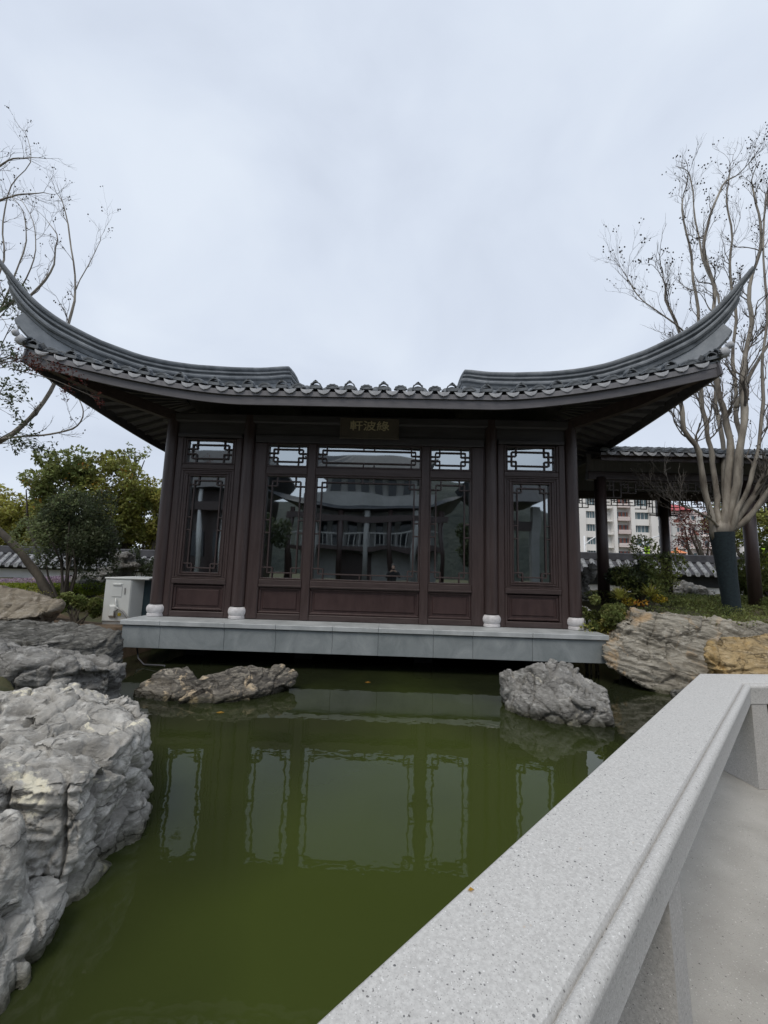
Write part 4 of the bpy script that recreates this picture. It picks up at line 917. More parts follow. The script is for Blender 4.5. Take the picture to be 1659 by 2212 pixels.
def stems(base, top_c, r, n, rad, seed):
    R = random.Random(seed); m_ = MB()
    for _ in range(n):
        e_ = np.array(top_c)+np.array([R.uniform(-.7, .7)*r[0], R.uniform(-.7, .7)*r[1], R.uniform(-.5, .35)*r[2]]); b_ = np.array(base, float)+np.array([R.uniform(-.06, .06), R.uniform(-.06, .06), 0])
        mid = (b_+e_)/2+np.array([R.uniform(-.1, .1), R.uniform(-.1, .1), .1])*np.linalg.norm(e_-b_)
        m_.tube([b_, (b_+mid)/2+np.array([0, 0, .02]), mid, e_], [rad, rad*.8, rad*.6, rad*.2], 5)
    return m_
def shrub(name, label, cat, c, r, n, size, m, seed, group=None, bark='darkbark', nst=7, k=9, rr=None, extra=None, **kw):
    zb = float(gh(c[0], c[1]))-.05
    t_ = thing(name, label, cat, (c[0], c[1], zb), group)
    stems((c[0], c[1], zb), c, r, nst, .02+.02*min(r), seed).build('stem', M[bark], t_)
    leaves('foliage', clumps(c, r, k, rr or min(r)*.5, seed), n, size, M[m], t_, seed=seed, **kw)
    if extra: leaves('accent_leaves', clumps(c, r, 6, min(r)*.4, seed+1), extra[1], size, M[extra[0]], t_, seed=seed+3)
    return t_
GS = 'garden shrubs'
def A_(px, py, Y): return np.array(at(px, py, Y))
# right side
c = A_(1292, 1325, -.2); shrub('shrub', 'glossy round-leaved bush hanging over the right end of the platform', 'shrub', (c[0]+.02, -.1, 1.02), (.52, .4, .36), 4600, .06, 'leafmid', 1, GS, aspect=.7, extra=('leafyel', 500))
c = A_(1385, 1225, 1.0); shrub('shrub', 'tall loose dark bush between the two gallery columns', 'shrub', (c[0], 1.0, c[2]), (.72, .5, .55), 4200, .085, 'leafmid', 2, GS, k=16, aspect=.45, extra=('leafdark', 1500))
for i, (px, py, lab) in enumerate(((1340, 1285, 'yellow-green spiky plant at the foot of the near gallery column'), (1405, 1280, 'yellow spiky plant below the tall dark bush'))):
    c = A_(px, py, .4); z0 = float(gh(c[0], .4)); t_ = thing('spiky_plant', lab, 'plant', (c[0], .4, z0), 'yellow spiky plants')
    m_ = MB(); R = random.Random(i+5)
    for k in range(70):
        a_ = R.uniform(0, 6.28); ln = R.uniform(.2, .42); el = R.uniform(.3, 1.3); d_ = np.array([math.cos(a_)*math.cos(el), math.sin(a_)*math.cos(el), math.sin(el)]); s_ = np.array([-math.sin(a_), math.cos(a_), 0])*.016
        b_ = np.array([c[0], .4, c[2]-.1]); p1 = b_+d_*ln*.55; p2 = b_+d_*ln+np.array([0, 0, -.07])
        m_.add([b_-s_*.5, b_+s_*.5, p1+s_, p2, p1-s_], [(0, 1, 2, 4), (4, 2, 3)])
    m_.build('blades', M['leafyel'], t_, kind='stuff')
    stems((c[0], .4, z0), (c[0], .4, c[2]), (.05, .05, .1), 3, .015, 3).build('stem', M['darkbark'], t_)
    leaves('flower_cluster', [((c[0]+.15, .36, c[2]-.12), (.16, .1, .09))], 160, .05, M['leafyellow'], t_, seed=i)
c = A_(1640, 1215, 3.2); shrub('shrub', 'dense green bush at the right edge behind the wrapped trunk', 'shrub', (c[0]+.35, 3.2, 2.0), (1.2, .7, .85), 9000, .09, 'leafmid', 4, GS, k=16, extra=('leaflime', 600))
# clipped ground cover on the right bank
bl = []
R = random.Random(3)
for k in range(90):
    x = R.uniform(4.9, 11.5); y = R.uniform(-.9, 3.4)
    if x < 5.4+0 and y < -.5: continue
    if y > 2.2 and x < 6.6: continue
    bl.append(((x, y, float(gh(x, y))+.08+.05*R.random()), (.42, .36, .15)))
leaves('ground_cover', bl, 36000, .045, M['leafmid'], None, None, None, None, 'stuff', aspect=.6, shell=.75, seed=5)
bl = [((x, y, z), (.45, .35, .09)) for x, y, z in [(R.uniform(6, 11), R.uniform(3.2, 6.5), 1.2) for _ in range(40)]]
leaves('ground_cover', bl, 9000, .06, M['leafdark'], None, None, None, None, 'stuff', aspect=.6, seed=6)
c = A_(1385, 1300, -.25); t_ = leaves('fallen_leaf_sprig', [((c[0], -.3, c[2]-.02), (.14, .1, .07))], 26, .09, M['leaforange'], None, 'small orange leafy sprig on the top of the layered rock', 'plant', seed=1)
# left side
c = A_(160, 1150, 1.2); sh = shrub('small_tree', 'dark dense small tree on the left bank with a low forked trunk', 'tree', (c[0], 1.2, 2.35), (.95, .8, .95), 16000, .075, 'leafdark', 11, 'small trees on the left bank', k=26, rr=.42, nst=11, extra=('leafblue', 2500))
sh.location = sh.location
c = A_(290, 1222, 3.6); shrub('shrub', 'dark fine-leaved bush between the scholar rock and the corner column', 'shrub', (c[0]+.1, 3.6, 1.72), (.75, .4, .42), 5000, .06, 'leafdark', 12, GS, k=12)
c = A_(178, 1305, .3); shrub('shrub', 'low leafy green plant in front of the air conditioner', 'shrub', (c[0], .2, .93), (.62, .32, .2), 1500, .12, 'leafmid', 13, GS, k=9, nst=9, aspect=.8)
c = A_(175, 1262, 1.4); leaves('lawn_plants', [((A_(px, py, 1.8)[0], 1.8, A_(px, py, 1.8)[2]-.06), (.4, .4, .1)) for px, py in ((135, 1272), (170, 1268), (205, 1272), (150, 1262), (215, 1262), (60, 1262), (20, 1262))], 7000, .05, M['leaflime'], None, None, None, None, 'stuff', seed=3)
leaves('flower_bed', [((A_(px, py, 4)[0], 4, A_(px, py, 4)[2]), (.7, .5, .12)) for px, py in ((0, 1258), (50, 1256), (100, 1254), (150, 1252), (190, 1250))], 4200, .05, M['leafpurple'], None, None, None, None, 'stuff', seed=4)
leaves('lawn_plants', [((x, y, float(gh(x, y))+.04), (.5, .5, .08)) for x, y in [(R.uniform(-14, -5.4), R.uniform(1.2, 8)) for _ in range(70)]], 14000, .06, M['leafyel'], None, None, None, None, 'stuff', seed=9)
# background trees on the left
def bigtree(label, px, py, Y, r, n, size, m, seed, zt=None, group='trees beyond the left wall', extra=None, k=26):
    c = A_(px, py, Y); t_ = thing('garden_tree', label, 'tree', (c[0], Y, .8), group)
    stems((c[0], Y, .8), c, r, 9, .11, seed).build('trunk', M['darkbark'], t_)
    leaves('crown', clumps(c, r, k*2, min(r)*.36, seed, .8)+[(c, np.array(r)*.62)], n, size, M[m], t_, seed=seed, droop=.5)
    if extra: leaves('accent_leaves', clumps(c, r, 9, min(r)*.22, seed+7), extra[1], size, M[extra[0]], t_, seed=seed+1)
    return t_
bigtree('tall dark green ragged tree with few orange leaves, first left of the pavilion pair', 135, 1050, 11, (1.6, 1.3, 2.0), 8500, .19, 'leafmid', 31, extra=('leaforange', 90))
bigtree('tall green tree with orange leaves, nearer the pavilion of the tall pair', 240, 1055, 11.5, (1.5, 1.3, 1.9), 7000, .19, 'leafolive', 32, extra=('leaforange', 120))
bigtree('rounded yellow-green tree at the far left edge beyond the wall', 15, 1125, 12, (2.3, 1.5, 1.5), 12000, .17, 'leafyel', 33, extra=('leafmid', 3000))
bigtree('yellow-green tree partly hidden by the corner column', 330, 1110, 13, (1.7, 1.5, 1.75), 12000, .18, 'leafyel', 34, extra=('leafmid', 4500))
bigtree('broad mid-green tree filling the gap low beyond the wall', 150, 1150, 12.5, (5.0, 1.5, 1.1), 20000, .19, 'leafolive', 35, k=34)
bigtree('thin sprigged young tree peeping over the green crowns near the roof corner', 290, 985, 13, (.8, .5, .7), 320, .16, 'leafmid', 36, k=8)
# background greenery on the right
bigtree('mauve-brown bare bushy tree behind the gallery right of the far column', 1508, 1145, 12, (1.3, 1, 1.4), 2600, .1, 'leafred', 41, group='trees beyond the right wall')
bigtree('dull olive tree behind the wrapped trunk at the right edge', 1625, 1130, 13, (2.0, 1.3, 1.5), 9000, .15, 'leafolive', 42, group='trees beyond the right wall')

# ---- bare crape myrtles
def grow(mb, tips, P, d, ln, r, depth, R, spread=.5, upb=.25):
    """one wandering twig and its children"""
    n = 5; pts = [np.array(P)]; d = np.array(d, float)
    for k in range(n):
        d = d+np.array([R.gauss(0, .16), R.gauss(0, .16), R.gauss(0, .12)+upb*.25]); d /= np.linalg.norm(d); pts.append(pts[-1]+d*ln/n)
    mb.tube(pts, [r*(1-.6*k/n) for k in range(n+1)], 5 if r > .01 else 3, cap=False)
    if depth <= 0: tips.append(pts[-1]); return
    for k in range(R.choice((2, 3, 3))):
        j = R.randint(2, n); s_ = R.choice((-1, 1)); nd = d+np.array([R.gauss(0, spread), R.gauss(0, spread), R.gauss(.1, spread*.6)]); nd /= np.linalg.norm(nd)
        grow(mb, tips, pts[j], nd, ln*R.uniform(.55, .85), r*.6, depth-1, R, spread, upb)
def limbs(root, lines, seed, r_end=.012, twig=.9, depth=2, every=3, podn=1.0, spread=.5, upb=.25, bark='bark'):
    R = random.Random(seed); tw = MB(); tips = []
    for (pts, r0, r1) in lines:
        P = np.array([at(px, py, Y) for (px, py, Y) in pts])
        # densify with slight wander
        Q_ = []; 
        for i in range(len(P)-1):
            for k in range(3):
                Q_.append(P[i]*(1-k/3)+P[i+1]*k/3+(np.array([R.gauss(0, .03) for _ in range(3)])*min(1, r0/.05)*(1 if (i or k) else 0)))
        Q_.append(P[-1]); Q_ = np.array(Q_); n = len(Q_)
        for _ in range(1): Q_[1:-1] = Q_[1:-1]*.5+(Q_[:-2]+Q_[2:])*.25
        rr = [(r0+(r1-r0)*(k/(n-1))**.8)*R.uniform(.9, 1.14) for k in range(n)]
        MB().tube(Q_, rr, 8, cap=True).build('branch', M[bark], root, smooth=True)
        for k in range(max(2, n//3), n, every):
            d = Q_[min(k+1, n-1)]-Q_[k-1]; d /= np.linalg.norm(d)+1e-9
            for _ in range(R.choice((1, 2))):
                nd = d+np.array([R.gauss(0, spread), R.gauss(0, spread), R.gauss(.1, .3)]); nd /= np.linalg.norm(nd)
                grow(tw, tips, Q_[k], nd, twig*R.uniform(.5, 1.1), max(.006, rr[k]*.42), depth, R, spread, upb)
        d = Q_[-1]-Q_[-2]; d /= np.linalg.norm(d); grow(tw, tips, Q_[-1], d, twig, r1*.9, depth, R, spread, upb)
    tw.build('twigs', M['twig'], root, kind='stuff')
    pods = []
    for t_ in tips:
        if R.random() < podn:
            for _ in range(R.choice((1, 2, 3, 4))): pods.append((t_+np.array([R.gauss(0, .035) for _ in range(3)]), (.012, .012, .012)))
    if pods:
        m_ = MB()
        for c_, r_ in pods:
            s_ = R.uniform(.012, .022); c_ = np.array(c_)
            m_.add([c_+np.array(q)*s_ for q in ((1, 0, 0), (-1, 0, 0), (0, 1, 0), (0, -1, 0), (0, 0, 1.3), (0, 0, -1.3))], [(0, 2, 4), (2, 1, 4), (1, 3, 4), (3, 0, 4), (2, 0, 5), (1, 2, 5), (3, 1, 5), (0, 3, 5)])
        m_.build('seed_pods', M['seed'], root, kind='stuff')
    return tips
YT = .5
ct = thing('crape_myrtle', 'bare pale many-stemmed tree with its trunk wrapped in dark cloth, at right', 'tree', (6.95, YT, 1.05))
wp = [(1583, 1330), (1578, 1290), (1572, 1250), (1567, 1210), (1561, 1170), (1559, 1150)]
P = [at(x, y, YT) for x, y in wp]
MB().tube(P, [.155, .16, .17, .185, .205, .225], 16).build('trunk_wrap', M['wrap'], ct, auto=50)
MB().tube([P[-1]+np.array([0, 0, -.05]), at(1559, 1158, YT), at(1561, 1140, YT), at(1566, 1118, YT)], [.17, .185, .17, .11], 12).build('trunk', M['bark'], ct, smooth=True)
RL = [
 ([(1546, 1165, .5), (1536, 1105, .45), (1526, 1058, .4), (1512, 996, .35), (1489, 942, .3), (1472, 896, .3), (1465, 845, .3), (1478, 780, .4), (1462, 725, .5), (1440, 640, .6), (1438, 620, .6)], 0.072, .02),
 ([(1553, 1160, .5), (1548, 1100, .55), (1549, 1058, .6), (1543, 1004, .6), (1530, 954, .6), (1522, 905, .6), (1510, 838, .6), (1500, 770, .6), (1512, 700, .6), (1498, 600, .7), (1493, 529, .8), (1472, 448, .8), (1475, 430, .8)], 0.068, .015),
 ([(1560, 1160, .45), (1566, 1110, .45), (1572, 1058, .45), (1580, 966, .5), (1572, 912, .5), (1557, 858, .5), (1542, 800, .5), (1536, 700, .5), (1548, 620, .5), (1520, 540, .5), (1530, 470, .5), (1560, 400, .5), (1590, 380, .5)], 0.088, .015),
 ([(1566, 1160, .45), (1574, 1105, .4), (1590, 1020, .35), (1605, 912, .3), (1610, 829, .3), (1612, 760, .3), (1626, 695, .3), (1618, 620, .3), (1644, 544, .3), (1640, 460, .3), (1625, 400, .3)], 0.096, .015),
 ([(1570, 1160, .55), (1580, 1110, .7), (1600, 1050, .9), (1600, 960, 1.0), (1590, 880, 1.1), (1580, 780, 1.2), (1590, 690, 1.3), (1575, 600, 1.3), (1582, 520, 1.3), (1570, 430, 1.3), (1575, 380, 1.3)], 0.064, .015),
 ([(1572, 1160, .4), (1590, 1105, .3), (1612, 1060, .2), (1635, 1000, .1), (1650, 900, .1), (1645, 800, .1), (1660, 700, .1), (1650, 560, .2), (1655, 420, .3)], 0.056, .015),
 ([(1572, 1165, .5), (1610, 1090, .3), (1640, 1050, .2), (1670, 1000, .1), (1700, 920, 0.)], 0.072, .04),
 ([(1578, 1148, .5), (1610, 1125, .3), (1640, 1085, .2), (1680, 1040, .1), (1730, 960, 0.)], 0.068, .04),
 ([(1565, 1140, .55), (1560, 1060, .9), (1565, 980, 1.1), (1552, 900, 1.2), (1545, 840, 1.3), (1560, 740, 1.5), (1552, 640, 1.6), (1515, 560, 1.6), (1505, 480, 1.6), (1490, 380, 1.6)], 0.060, .014),
 ([(1555, 1140, .45), (1535, 1120, .3), (1505, 1105, .2), (1478, 1095, .2)], 0.028, .02),
 ([(1590, 880, .4), (1625, 800, .6), (1690, 700, .6), (1680, 560, .6), (1660, 430, .6), (1665, 370, .6)], 0.040, .014),
 ([(1478, 780, .4), (1500, 740, .3), (1460, 700, .2), (1430, 680, .2), (1395, 655, .2), (1368, 625, .2), (1355, 600, .2)], 0.022, .008)]
limbs(ct, RL, 5, twig=.6, depth=3, every=2, podn=.13, spread=.36, upb=.3)
YL = 1.3
lt = thing('crape_myrtle', 'bare grey tree at the left edge, its leaning trunk rising out of the frame', 'tree', at(112, 1290, YL))
LL = [
 ([(118, 1300, 1.3), (95, 1265, 1.3), (60, 1215, 1.25), (20, 1170, 1.2), (-60, 1090, 1.2), (-150, 1000, 1.2), (-190, 900, 1.3), (-190, 700, 1.4), (-160, 500, 1.4)], .105, .05),
 ([(-190, 980, 1.3), (-80, 975, 1.3), (0, 958, 1.3), (36, 932, 1.35), (75, 890, 1.4), (125, 824, 1.4), (150, 740, 1.5), (148, 702, 1.5), (164, 625, 1.5), (158, 540, 1.5), (141, 456, 1.5), (128, 425, 1.5)], .075, .01),
 ([(-80, 975, 1.3), (0, 947, 1.2), (53, 942, 1.1), (107, 936, 1.0), (160, 928, .9), (178, 905, .8), (178, 870, .8), (155, 845, .8)], .035, .008),
 ([(164, 625, 1.5), (171, 607, 1.5), (200, 556, 1.5), (217, 520, 1.5)], .016, .006),
 ([(-190, 760, 1.4), (-60, 700, 1.4), (0, 672, 1.4), (53, 645, 1.4), (89, 620, 1.4), (118, 574, 1.4), (130, 520, 1.4), (104, 480, 1.4)], .06, .008),
 ([(-170, 560, 1.4), (-80, 480, 1.4), (0, 431, 1.4), (36, 421, 1.4), (68, 415, 1.4), (107, 419, 1.4)], .04, .007),
 ([(-165, 520, 1.4), (-80, 400, 1.4), (0, 358, 1.4), (28, 342, 1.4), (60, 340, 1.4), (94, 342, 1.4)], .035, .006),
 ([(-60, 700, 1.4), (-20, 640, 1.5), (10, 560, 1.5), (5, 480, 1.5), (20, 400, 1.5), (70, 350, 1.5), (60, 300, 1.5)], .03, .006),
 ([(0, 672, 1.4), (30, 600, 1.3), (60, 520, 1.3), (50, 450, 1.3), (20, 420, 1.3)], .025, .006),
 ([(20, 660, 1.4), (60, 600, 1.2), (80, 540, 1.2), (75, 480, 1.2), (45, 430, 1.2)], .02, .006)]
for q in LL[:1]: q[0][0] = (118, 1300, 1.3)
limbs(lt, LL[:1], 8, twig=.01, depth=0, every=99, podn=0, bark='darkbark')
limbs(lt, LL[1:], 9, twig=.55, depth=2, every=3, podn=.2, spread=.45, upb=.12)
# leafy twigs at the left edge and the red-leaved sprig under the roof corner
yt = thing('young_leafy_tree', 'sparse dark-leaved tree whose twigs enter from the left edge by the roof corner', 'tree', at(-120, 1250, .6))
tw = MB(); R = random.Random(4); tips = []
for (x0, y0, x1, y1) in ((-60, 1250, -70, 700), (-65, 980, 10, 830), (-65, 900, 25, 700), (-66, 1000, 30, 930), (-68, 820, 40, 760), (-68, 780, 30, 650)):
    p0, p1 = at(x0, y0, .6), at(x1, y1, .6); mid = (p0+p1)/2+np.array([0, 0, .1]); tw.tube([p0, mid, p1], [.02, .014, .008], 5)
    if x1 > 0:
        for _ in range(5): grow(tw, tips, p1+(p0-p1)*R.uniform(0, .5), np.array([R.uniform(.1, 1), R.gauss(0, .5), R.uniform(-.6, .6)]), .4, .008, 2, R, .6, -.1)
tw.build('branches', M['twig'], yt)
leaves('leaf_sprays', [(t_, (.13, .13, .11)) for t_ in tips], 1500, .085, M['leafdark'], yt, seed=2, aspect=.45, droop=.8, shell=.2)
rd = thing('red_leaf_sprig', 'trailing red-leaved twigs hanging at the left roof corner', 'plant', at(90, 800, -2.05))
tw = MB(); tips = []
for (x0, y0, x1, y1) in ((-60, 790, 100, 775), (-40, 800, 150, 790), (20, 795, 210, 860), (-10, 790, 135, 760)):
    p0, p1 = at(x0, y0, -2.0), at(x1, y1, -2.05); tw.tube([p0, (p0+p1)/2+np.array([0, 0, .06]), p1], [.008, .006, .003], 4)
    for _ in range(5): grow(tw, tips, p1+(p0-p1)*R.uniform(0, .5), np.array([R.uniform(-1, 1), R.gauss(0, .3), R.uniform(-.8, .5)]), .16, .004, 1, R, .6, -.2)
tw.build('branches', M['twig'], rd)
leaves('leaves', [(t_, (.09, .09, .07)) for t_ in tips], 420, .05, M['leafred'], rd, seed=12, shell=.2, droop=.5)

# ================================================================== COVERED GALLERY (right, behind)
gal = thing('covered_gallery', 'dark timber covered walkway with grey tiled roof and hanging lattice behind the tree', 'gallery', (8.5, 3.0, .9))
GX0, GX1, GF, GB = 4.72, 15.0, 1.85, 4.35
def gz(x): return 4.70-.012*(x-5)
for (x, y) in ((5.03, GF), (8.55, GF), (12.1, GF), (5.03, GB), (8.1, GB), (11.6, GB), (14.6, GB), (14.6, GF)):
    MB().tube([(x, y, .9), (x, y, 4.2)], .135, 14).build('column', M['wood'], gal, smooth=True)
for y in (GF, GB):
    MB().bbox(GX0, GX1, y-.07, y+.07, 4.14, 4.34, .01).build('beam', M['woodh'], gal)
MB().box(GX0, GX1, GF-.75, GF-.72, 4.44, 4.62).build('fascia_board', M['woodh'], gal)
pr_ = [(GF-.85, 4.60), (GF+.2, 4.93), (3.1, 5.28), (GB-.2, 4.93), (GB+.85, 4.60)]
V = []; F = []
for x in (GX0-.05, GX1):
    for dz in (0, -.06): V += [(x, y, z+dz) for y, z in pr_]
n = len(pr_)
for k in range(n-1): F += [(k, k+1, 2*n+k+1, 2*n+k), (n+k, 3*n+k, 3*n+k+1, n+k+1)]
F += [(0, 2*n, 3*n, n), (n-1, 2*n-1, 4*n-1, 3*n-1), tuple(list(range(n))+list(range(2*n-1, n-1, -1))), tuple(list(range(3*n-1, 2*n-1, -1))+list(range(3*n, 4*n)))]
MB().add(V, F).build('roof_deck', M['soffit'], gal)
rw = MB(); go = origin(gal)
for i in range(66):
    x = GX0+.02+i*PITCH/2
    P0 = [(x, y, z) for y, z in [(GF-.86+q*.17, 4.60+.32*(q*.17)/1.05+(.0 if q*.17 < 1.05 else (q*.17-1.05)*.05)) for q in range(13)]]
    if i % 2 == 0:
        pts = [];
        for a_, b_ in zip(P0[:-1], P0[1:]): pts += [np.array(a_)+np.array([0, 0, .045]), np.array(b_)+np.array([0, 0, .018])]
        halfpipe(rw, pts, .095, .07, side=np.array([1., 0, 0]))
        o = link('cover_tile_end', ME_CL, gal, np.array([x, GF-.86, 4.64])-go)
    else:
        halfpipe(rw, [np.array(q)+np.array([0, 0, .012]) for q in P0], .11, .04, inv=True, side=np.array([1., 0, 0]))
        o = link('drip_tile', ME_D, gal, np.array([x, GF-.86, 4.615])-go)
rw.build('tile_rows', M['tile'], gal, kind='stuff')
m_ = MB()
for k in range(28): x = GX0+.2+k*.37; MB().sweep([(x, GF-.7, 4.53), (x, GF+.5, 4.88)], [(-.03, 0), (.03, 0), (.03, -.06), (-.03, -.06)]).build('rafter', M['woodh'], gal)
def hanging(x0, x1, y, z1=4.135, h=.42):
    """fretwork frieze hung between two columns"""
    root = MB().bbox(x0, x1, y-.02, y+.02, z1-.03, z1, .004).build('frieze', M['wood'], gal)
    t = .024; B = []; w_ = x1-x0; nseg = max(4, int(w_/.34)); s_ = w_/nseg
    for k in range(nseg):
        e_ = min(k, nseg-1-k); dep = h if e_ == 0 else (h*.72 if e_ == 1 else h*.5); xa = x0+k*s_
        B.append((xa, xa+s_, z1-dep, 1)); B.append((xa+s_*.5, xa+s_*.5, z1-dep, 0)); B.append((xa+s_*.15, xa+s_*.85, z1-dep*.55, 1)); B.append((xa+s_, xa+s_, z1-dep, 0))
        B.append((xa+s_*.25, xa+s_*.25, z1-dep*.55, 0)); B.append((xa+s_*.0, xa+s_*.5, z1-dep*.3, 1))
    for (xa, xb, z, hz) in B:
        if hz: bar('bar', xa, xb, y-.012, y+.012, z-t/2, z+t/2, M['wood'], root)
        else: bar('bar', xa-t/2, xa+t/2, y-.0105, y+.0105, z, z1-.03, M['wood'], root)
for a_, b_ in ((5.17, 8.41), (8.69, 11.96)): hanging(a_, b_, GF)
for a_, b_ in ((5.17, 7.96), (8.24, 11.46), (11.74, 14.5)): hanging(a_, b_, GB)
for (x, y) in ((8.1, GB), (11.6, GB)):
    for s_ in (-1, 1):
        MB().box(*sorted((x+s_*.14, x+s_*.2)), y-.05, y+.05, 3.62, 4.14).box(*sorted((x+s_*.2, x+s_*.42)), y-.02, y+.02, 3.64, 3.68).build('bracket', M['wood'], gal)
MB().box(GX0, GX1, GF-.2, GB+.2, .7, .93).build('floor_slab', M['platform'], gal)

MB().box(GX0, GX1, GB-.03, GB+.03, 4.341, 4.82).box(GX0, GX1, GF-.03, GF+.03, 4.341, 4.82).build('beam_board', M['soffit'], gal)
# ================================================================== GARDEN WALLS
def garden_wall(label, x0, x1, y, zt, band=1.3):
    t_ = thing('garden_wall', label, 'wall', ((x0+x1)/2, y, .6), 'white garden walls with tiled tops')
    MB().box(x0, x1, y-.12, y+.12, .4, zt-band).build('wall_face', M['wallwhite'], t_)
    MB().box(x0, x1, y-.16, y+.16, zt-band+.002, zt-.82).build('dark_band', M['black'], t_)
    MB().add([(x, yy, z) for x in (x0, x1) for yy, z in ((y-.55, zt-.80), (y-.1, zt-.34), (y+.1, zt-.34), (y+.55, zt-.80), (y+.5, zt-.86), (y-.5, zt-.86))], [(0, 1, 7, 6), (1, 2, 8, 7), (2, 3, 9, 8), (3, 4, 10, 9), (4, 5, 11, 10), (5, 0, 6, 11), (0, 5, 4, 3, 2, 1), (6, 7, 8, 9, 10, 11)]).build('coping_slope', M['coping'], t_)
    MB().bbox(x0, x1, y-.13, y+.13, zt-.33, zt, .03).build('ridge', M['coping'], t_)
    n = int((x1-x0)/.36); pip = MB(); halfpipe(pip, [(0, -.57+.47*k/10, -.80+.47*k/10+(.022 if k % 2 else 0)) for k in range(11)], .1, .085, side=np.array([1., 0, 0]))
    pip.add([(.1*math.cos(math.pi*k/6), -.57, -.80+.085*math.sin(math.pi*k/6)-(.1 if k in () else 0)) for k in range(7)]+[(-.07, -.575, -.87), (.07, -.575, -.87)], [(0, 1, 2, 3, 4, 5, 6, 7, 8)])
    me = mesh_from('coping_tile', pip.v, pip.f, M['copingtile'])
    for k in range(n):
        link('coping_tile', me, t_, np.array([x0+.18+k*.36+random.uniform(-.01, .01), y, zt])-origin(t_))
    return t_
wr = garden_wall('white wall with dark tiled coping behind the gallery at right', 6.5, 30, 9.3, 2.74)
wl = garden_wall('white wall with dark tiled coping behind the trees at left', -26, -6.5, 9.3, 2.32, .95)

# ================================================================== TOWN BEHIND
def px_x(px, Y, z=11): return float(at(px, 1130, Y)[0])
YA = 80; gz0 = 2.0; fl = 2.68
apt = thing('apartment_block', 'cream apartment block with blue windows and red balcony lattices behind the gallery', 'building', (47, YA+5, gz0))
def cols(*p): return [px_x(q, YA) for q in p]
zb = float(at(1300, 1203, YA)[2])-5; ztop = float(at(1300, 1060, YA)[2])+1.5
xa, xb = cols(1245, 1446)
MB().box(xa-6, xb, YA+.9, YA+14, zb, ztop).build('wall', M['aptgrey'], apt)
for (p0, p1) in ((1250, 1264), (1324, 1331), (1361, 1370), (1404, 1418)):
    x0, x1 = cols(p0, p1); MB().box(x0, x1, YA-.5, YA+.9, zb, ztop).build('pillar', M['aptwhite'], apt)
rows_z = [float(at(1300, 909.6+.269*(q), YA)[2]) for q in (752, 857, 960)]; fh = rows_z[0]-rows_z[1]
levels = [rows_z[1]+fh*k for k in (-3, -2, -1, 0, 1, 2)]
for zc in levels:
    for (p0, p1) in ((1265, 1287), (1371, 1403), (1419, 1440)):
        x0, x1 = cols(p0, p1)
        f = MB().box(x0, x1, YA+.5, YA+.9, zc-fh*.25, zc+fh*.3).build('window', M['aptglass'], apt)
        mm = MB()
        for q in (.25, .5, .75): mm.box(x0+(x1-x0)*q-.04, x0+(x1-x0)*q+.04, YA+.42, YA+.5, zc-fh*.26, zc+fh*.26)
        mm.build('frame', M['aptgrey'], f)
        MB().box(x0, x1, YA+.1, YA+.9, zc-fh*.74, zc-fh*.262).build('spandrel', M['aptwhite'], apt)
    x0, x1 = cols(1334, 1360)
    f = MB().box(x0, x1, YA+.7, YA+.9, zc-fh*.2, zc+fh*.28).build('window', M['redpaint'], apt)
    mm = MB()
    for q in (.18, .5, .82): mm.box(x0+(x1-x0)*q-.12, x0+(x1-x0)*q+.12, YA+.6, YA+.69, zc-fh*.2, zc+fh*.28)
    mm.build('pane', M['aptglass'], f)
    MB().box(x0, x1, YA-.4, YA+.89, zc-fh*.42, zc-fh*.3).box(x0, x1, YA-.4, YA-.3, zc-fh*.29, zc-fh*.12).build('balcony', M['aptpink'], apt)
    x0, x1 = cols(1300, 1323); MB().box(x0, x1, YA-.2, YA+.89, zc-fh*.5, zc-fh*.4).build('balcony', M['aptwhite'], apt)
MB().box(xa-6, xb, YA-.3, YA+14, ztop+.01, ztop+.6).build('parapet', M['aptwhite'], apt)
apt2 = thing('apartment_block', 'pinkish town building with a red tiled roof right of the far gallery column', 'building', (60, 92, gz0))
YB = 92; x0, x1 = px_x(1448, YB), px_x(1535, YB); zt2 = float(at(1470, 1105, YB)[2])
MB().box(x0, x1, YB, YB+10, zb, zt2).build('wall', M['aptpink'], apt2)
for i in range(6):
    for k in range(6):
        xx = x0+.9+(x1-x0-1.2)*i/6; z = zt2-1.7-k*2.9
        f = MB().box(xx, xx+.8+.25*((i+k) % 2), YB-.04, YB+.02, z-.6, z+.7).build('window', M['aptglass'], apt2)
    if i % 2 == 0: MB().box(x0+1.4*i, x0+1.4*i+1.1, YB-.6, YB-.041, zb, zt2-1).build('bay', M['aptgrey'], apt2)
for k in range(6): MB().box(x0, x1, YB-.8, YB-.05, zt2-2.95-k*2.9, zt2-2.75-k*2.9).build('floor_ledge', M['aptwhite'], apt2)
for k in range(6):
    for i in range(3): MB().box(x0+.3+1.9*i+(k % 2)*.5, x0+1.5+1.9*i+(k % 2)*.5, YB-.85, YB-.81, zt2-2.74-k*2.9, zt2-2.0-k*2.9).build('balcony', M['redpaint' if (i+k) % 3 == 0 else 'aptpink'], apt2)
xm = px_x(1472, YB)
MB().add([(xm-2.8, YB-1, zt2+.1), (xm+2.8, YB-1, zt2+.1), (xm+2.8, YB+6, zt2+.1), (xm-2.8, YB+6, zt2+.1), (xm-1.2, YB+2.5, zt2+2), (xm+1.2, YB+2.5, zt2+2)], [(0, 1, 5, 4), (1, 2, 5), (2, 3, 4, 5), (3, 0, 4), (3, 2, 1, 0)]).build('roof', M['redroof'], apt2)
apt3 = thing('apartment_block', 'distant pale block at the far right beyond the bushes', 'building', (86, 100, gz0))
YC2 = 100; x0, x1 = px_x(1600, YC2), px_x(1680, YC2)
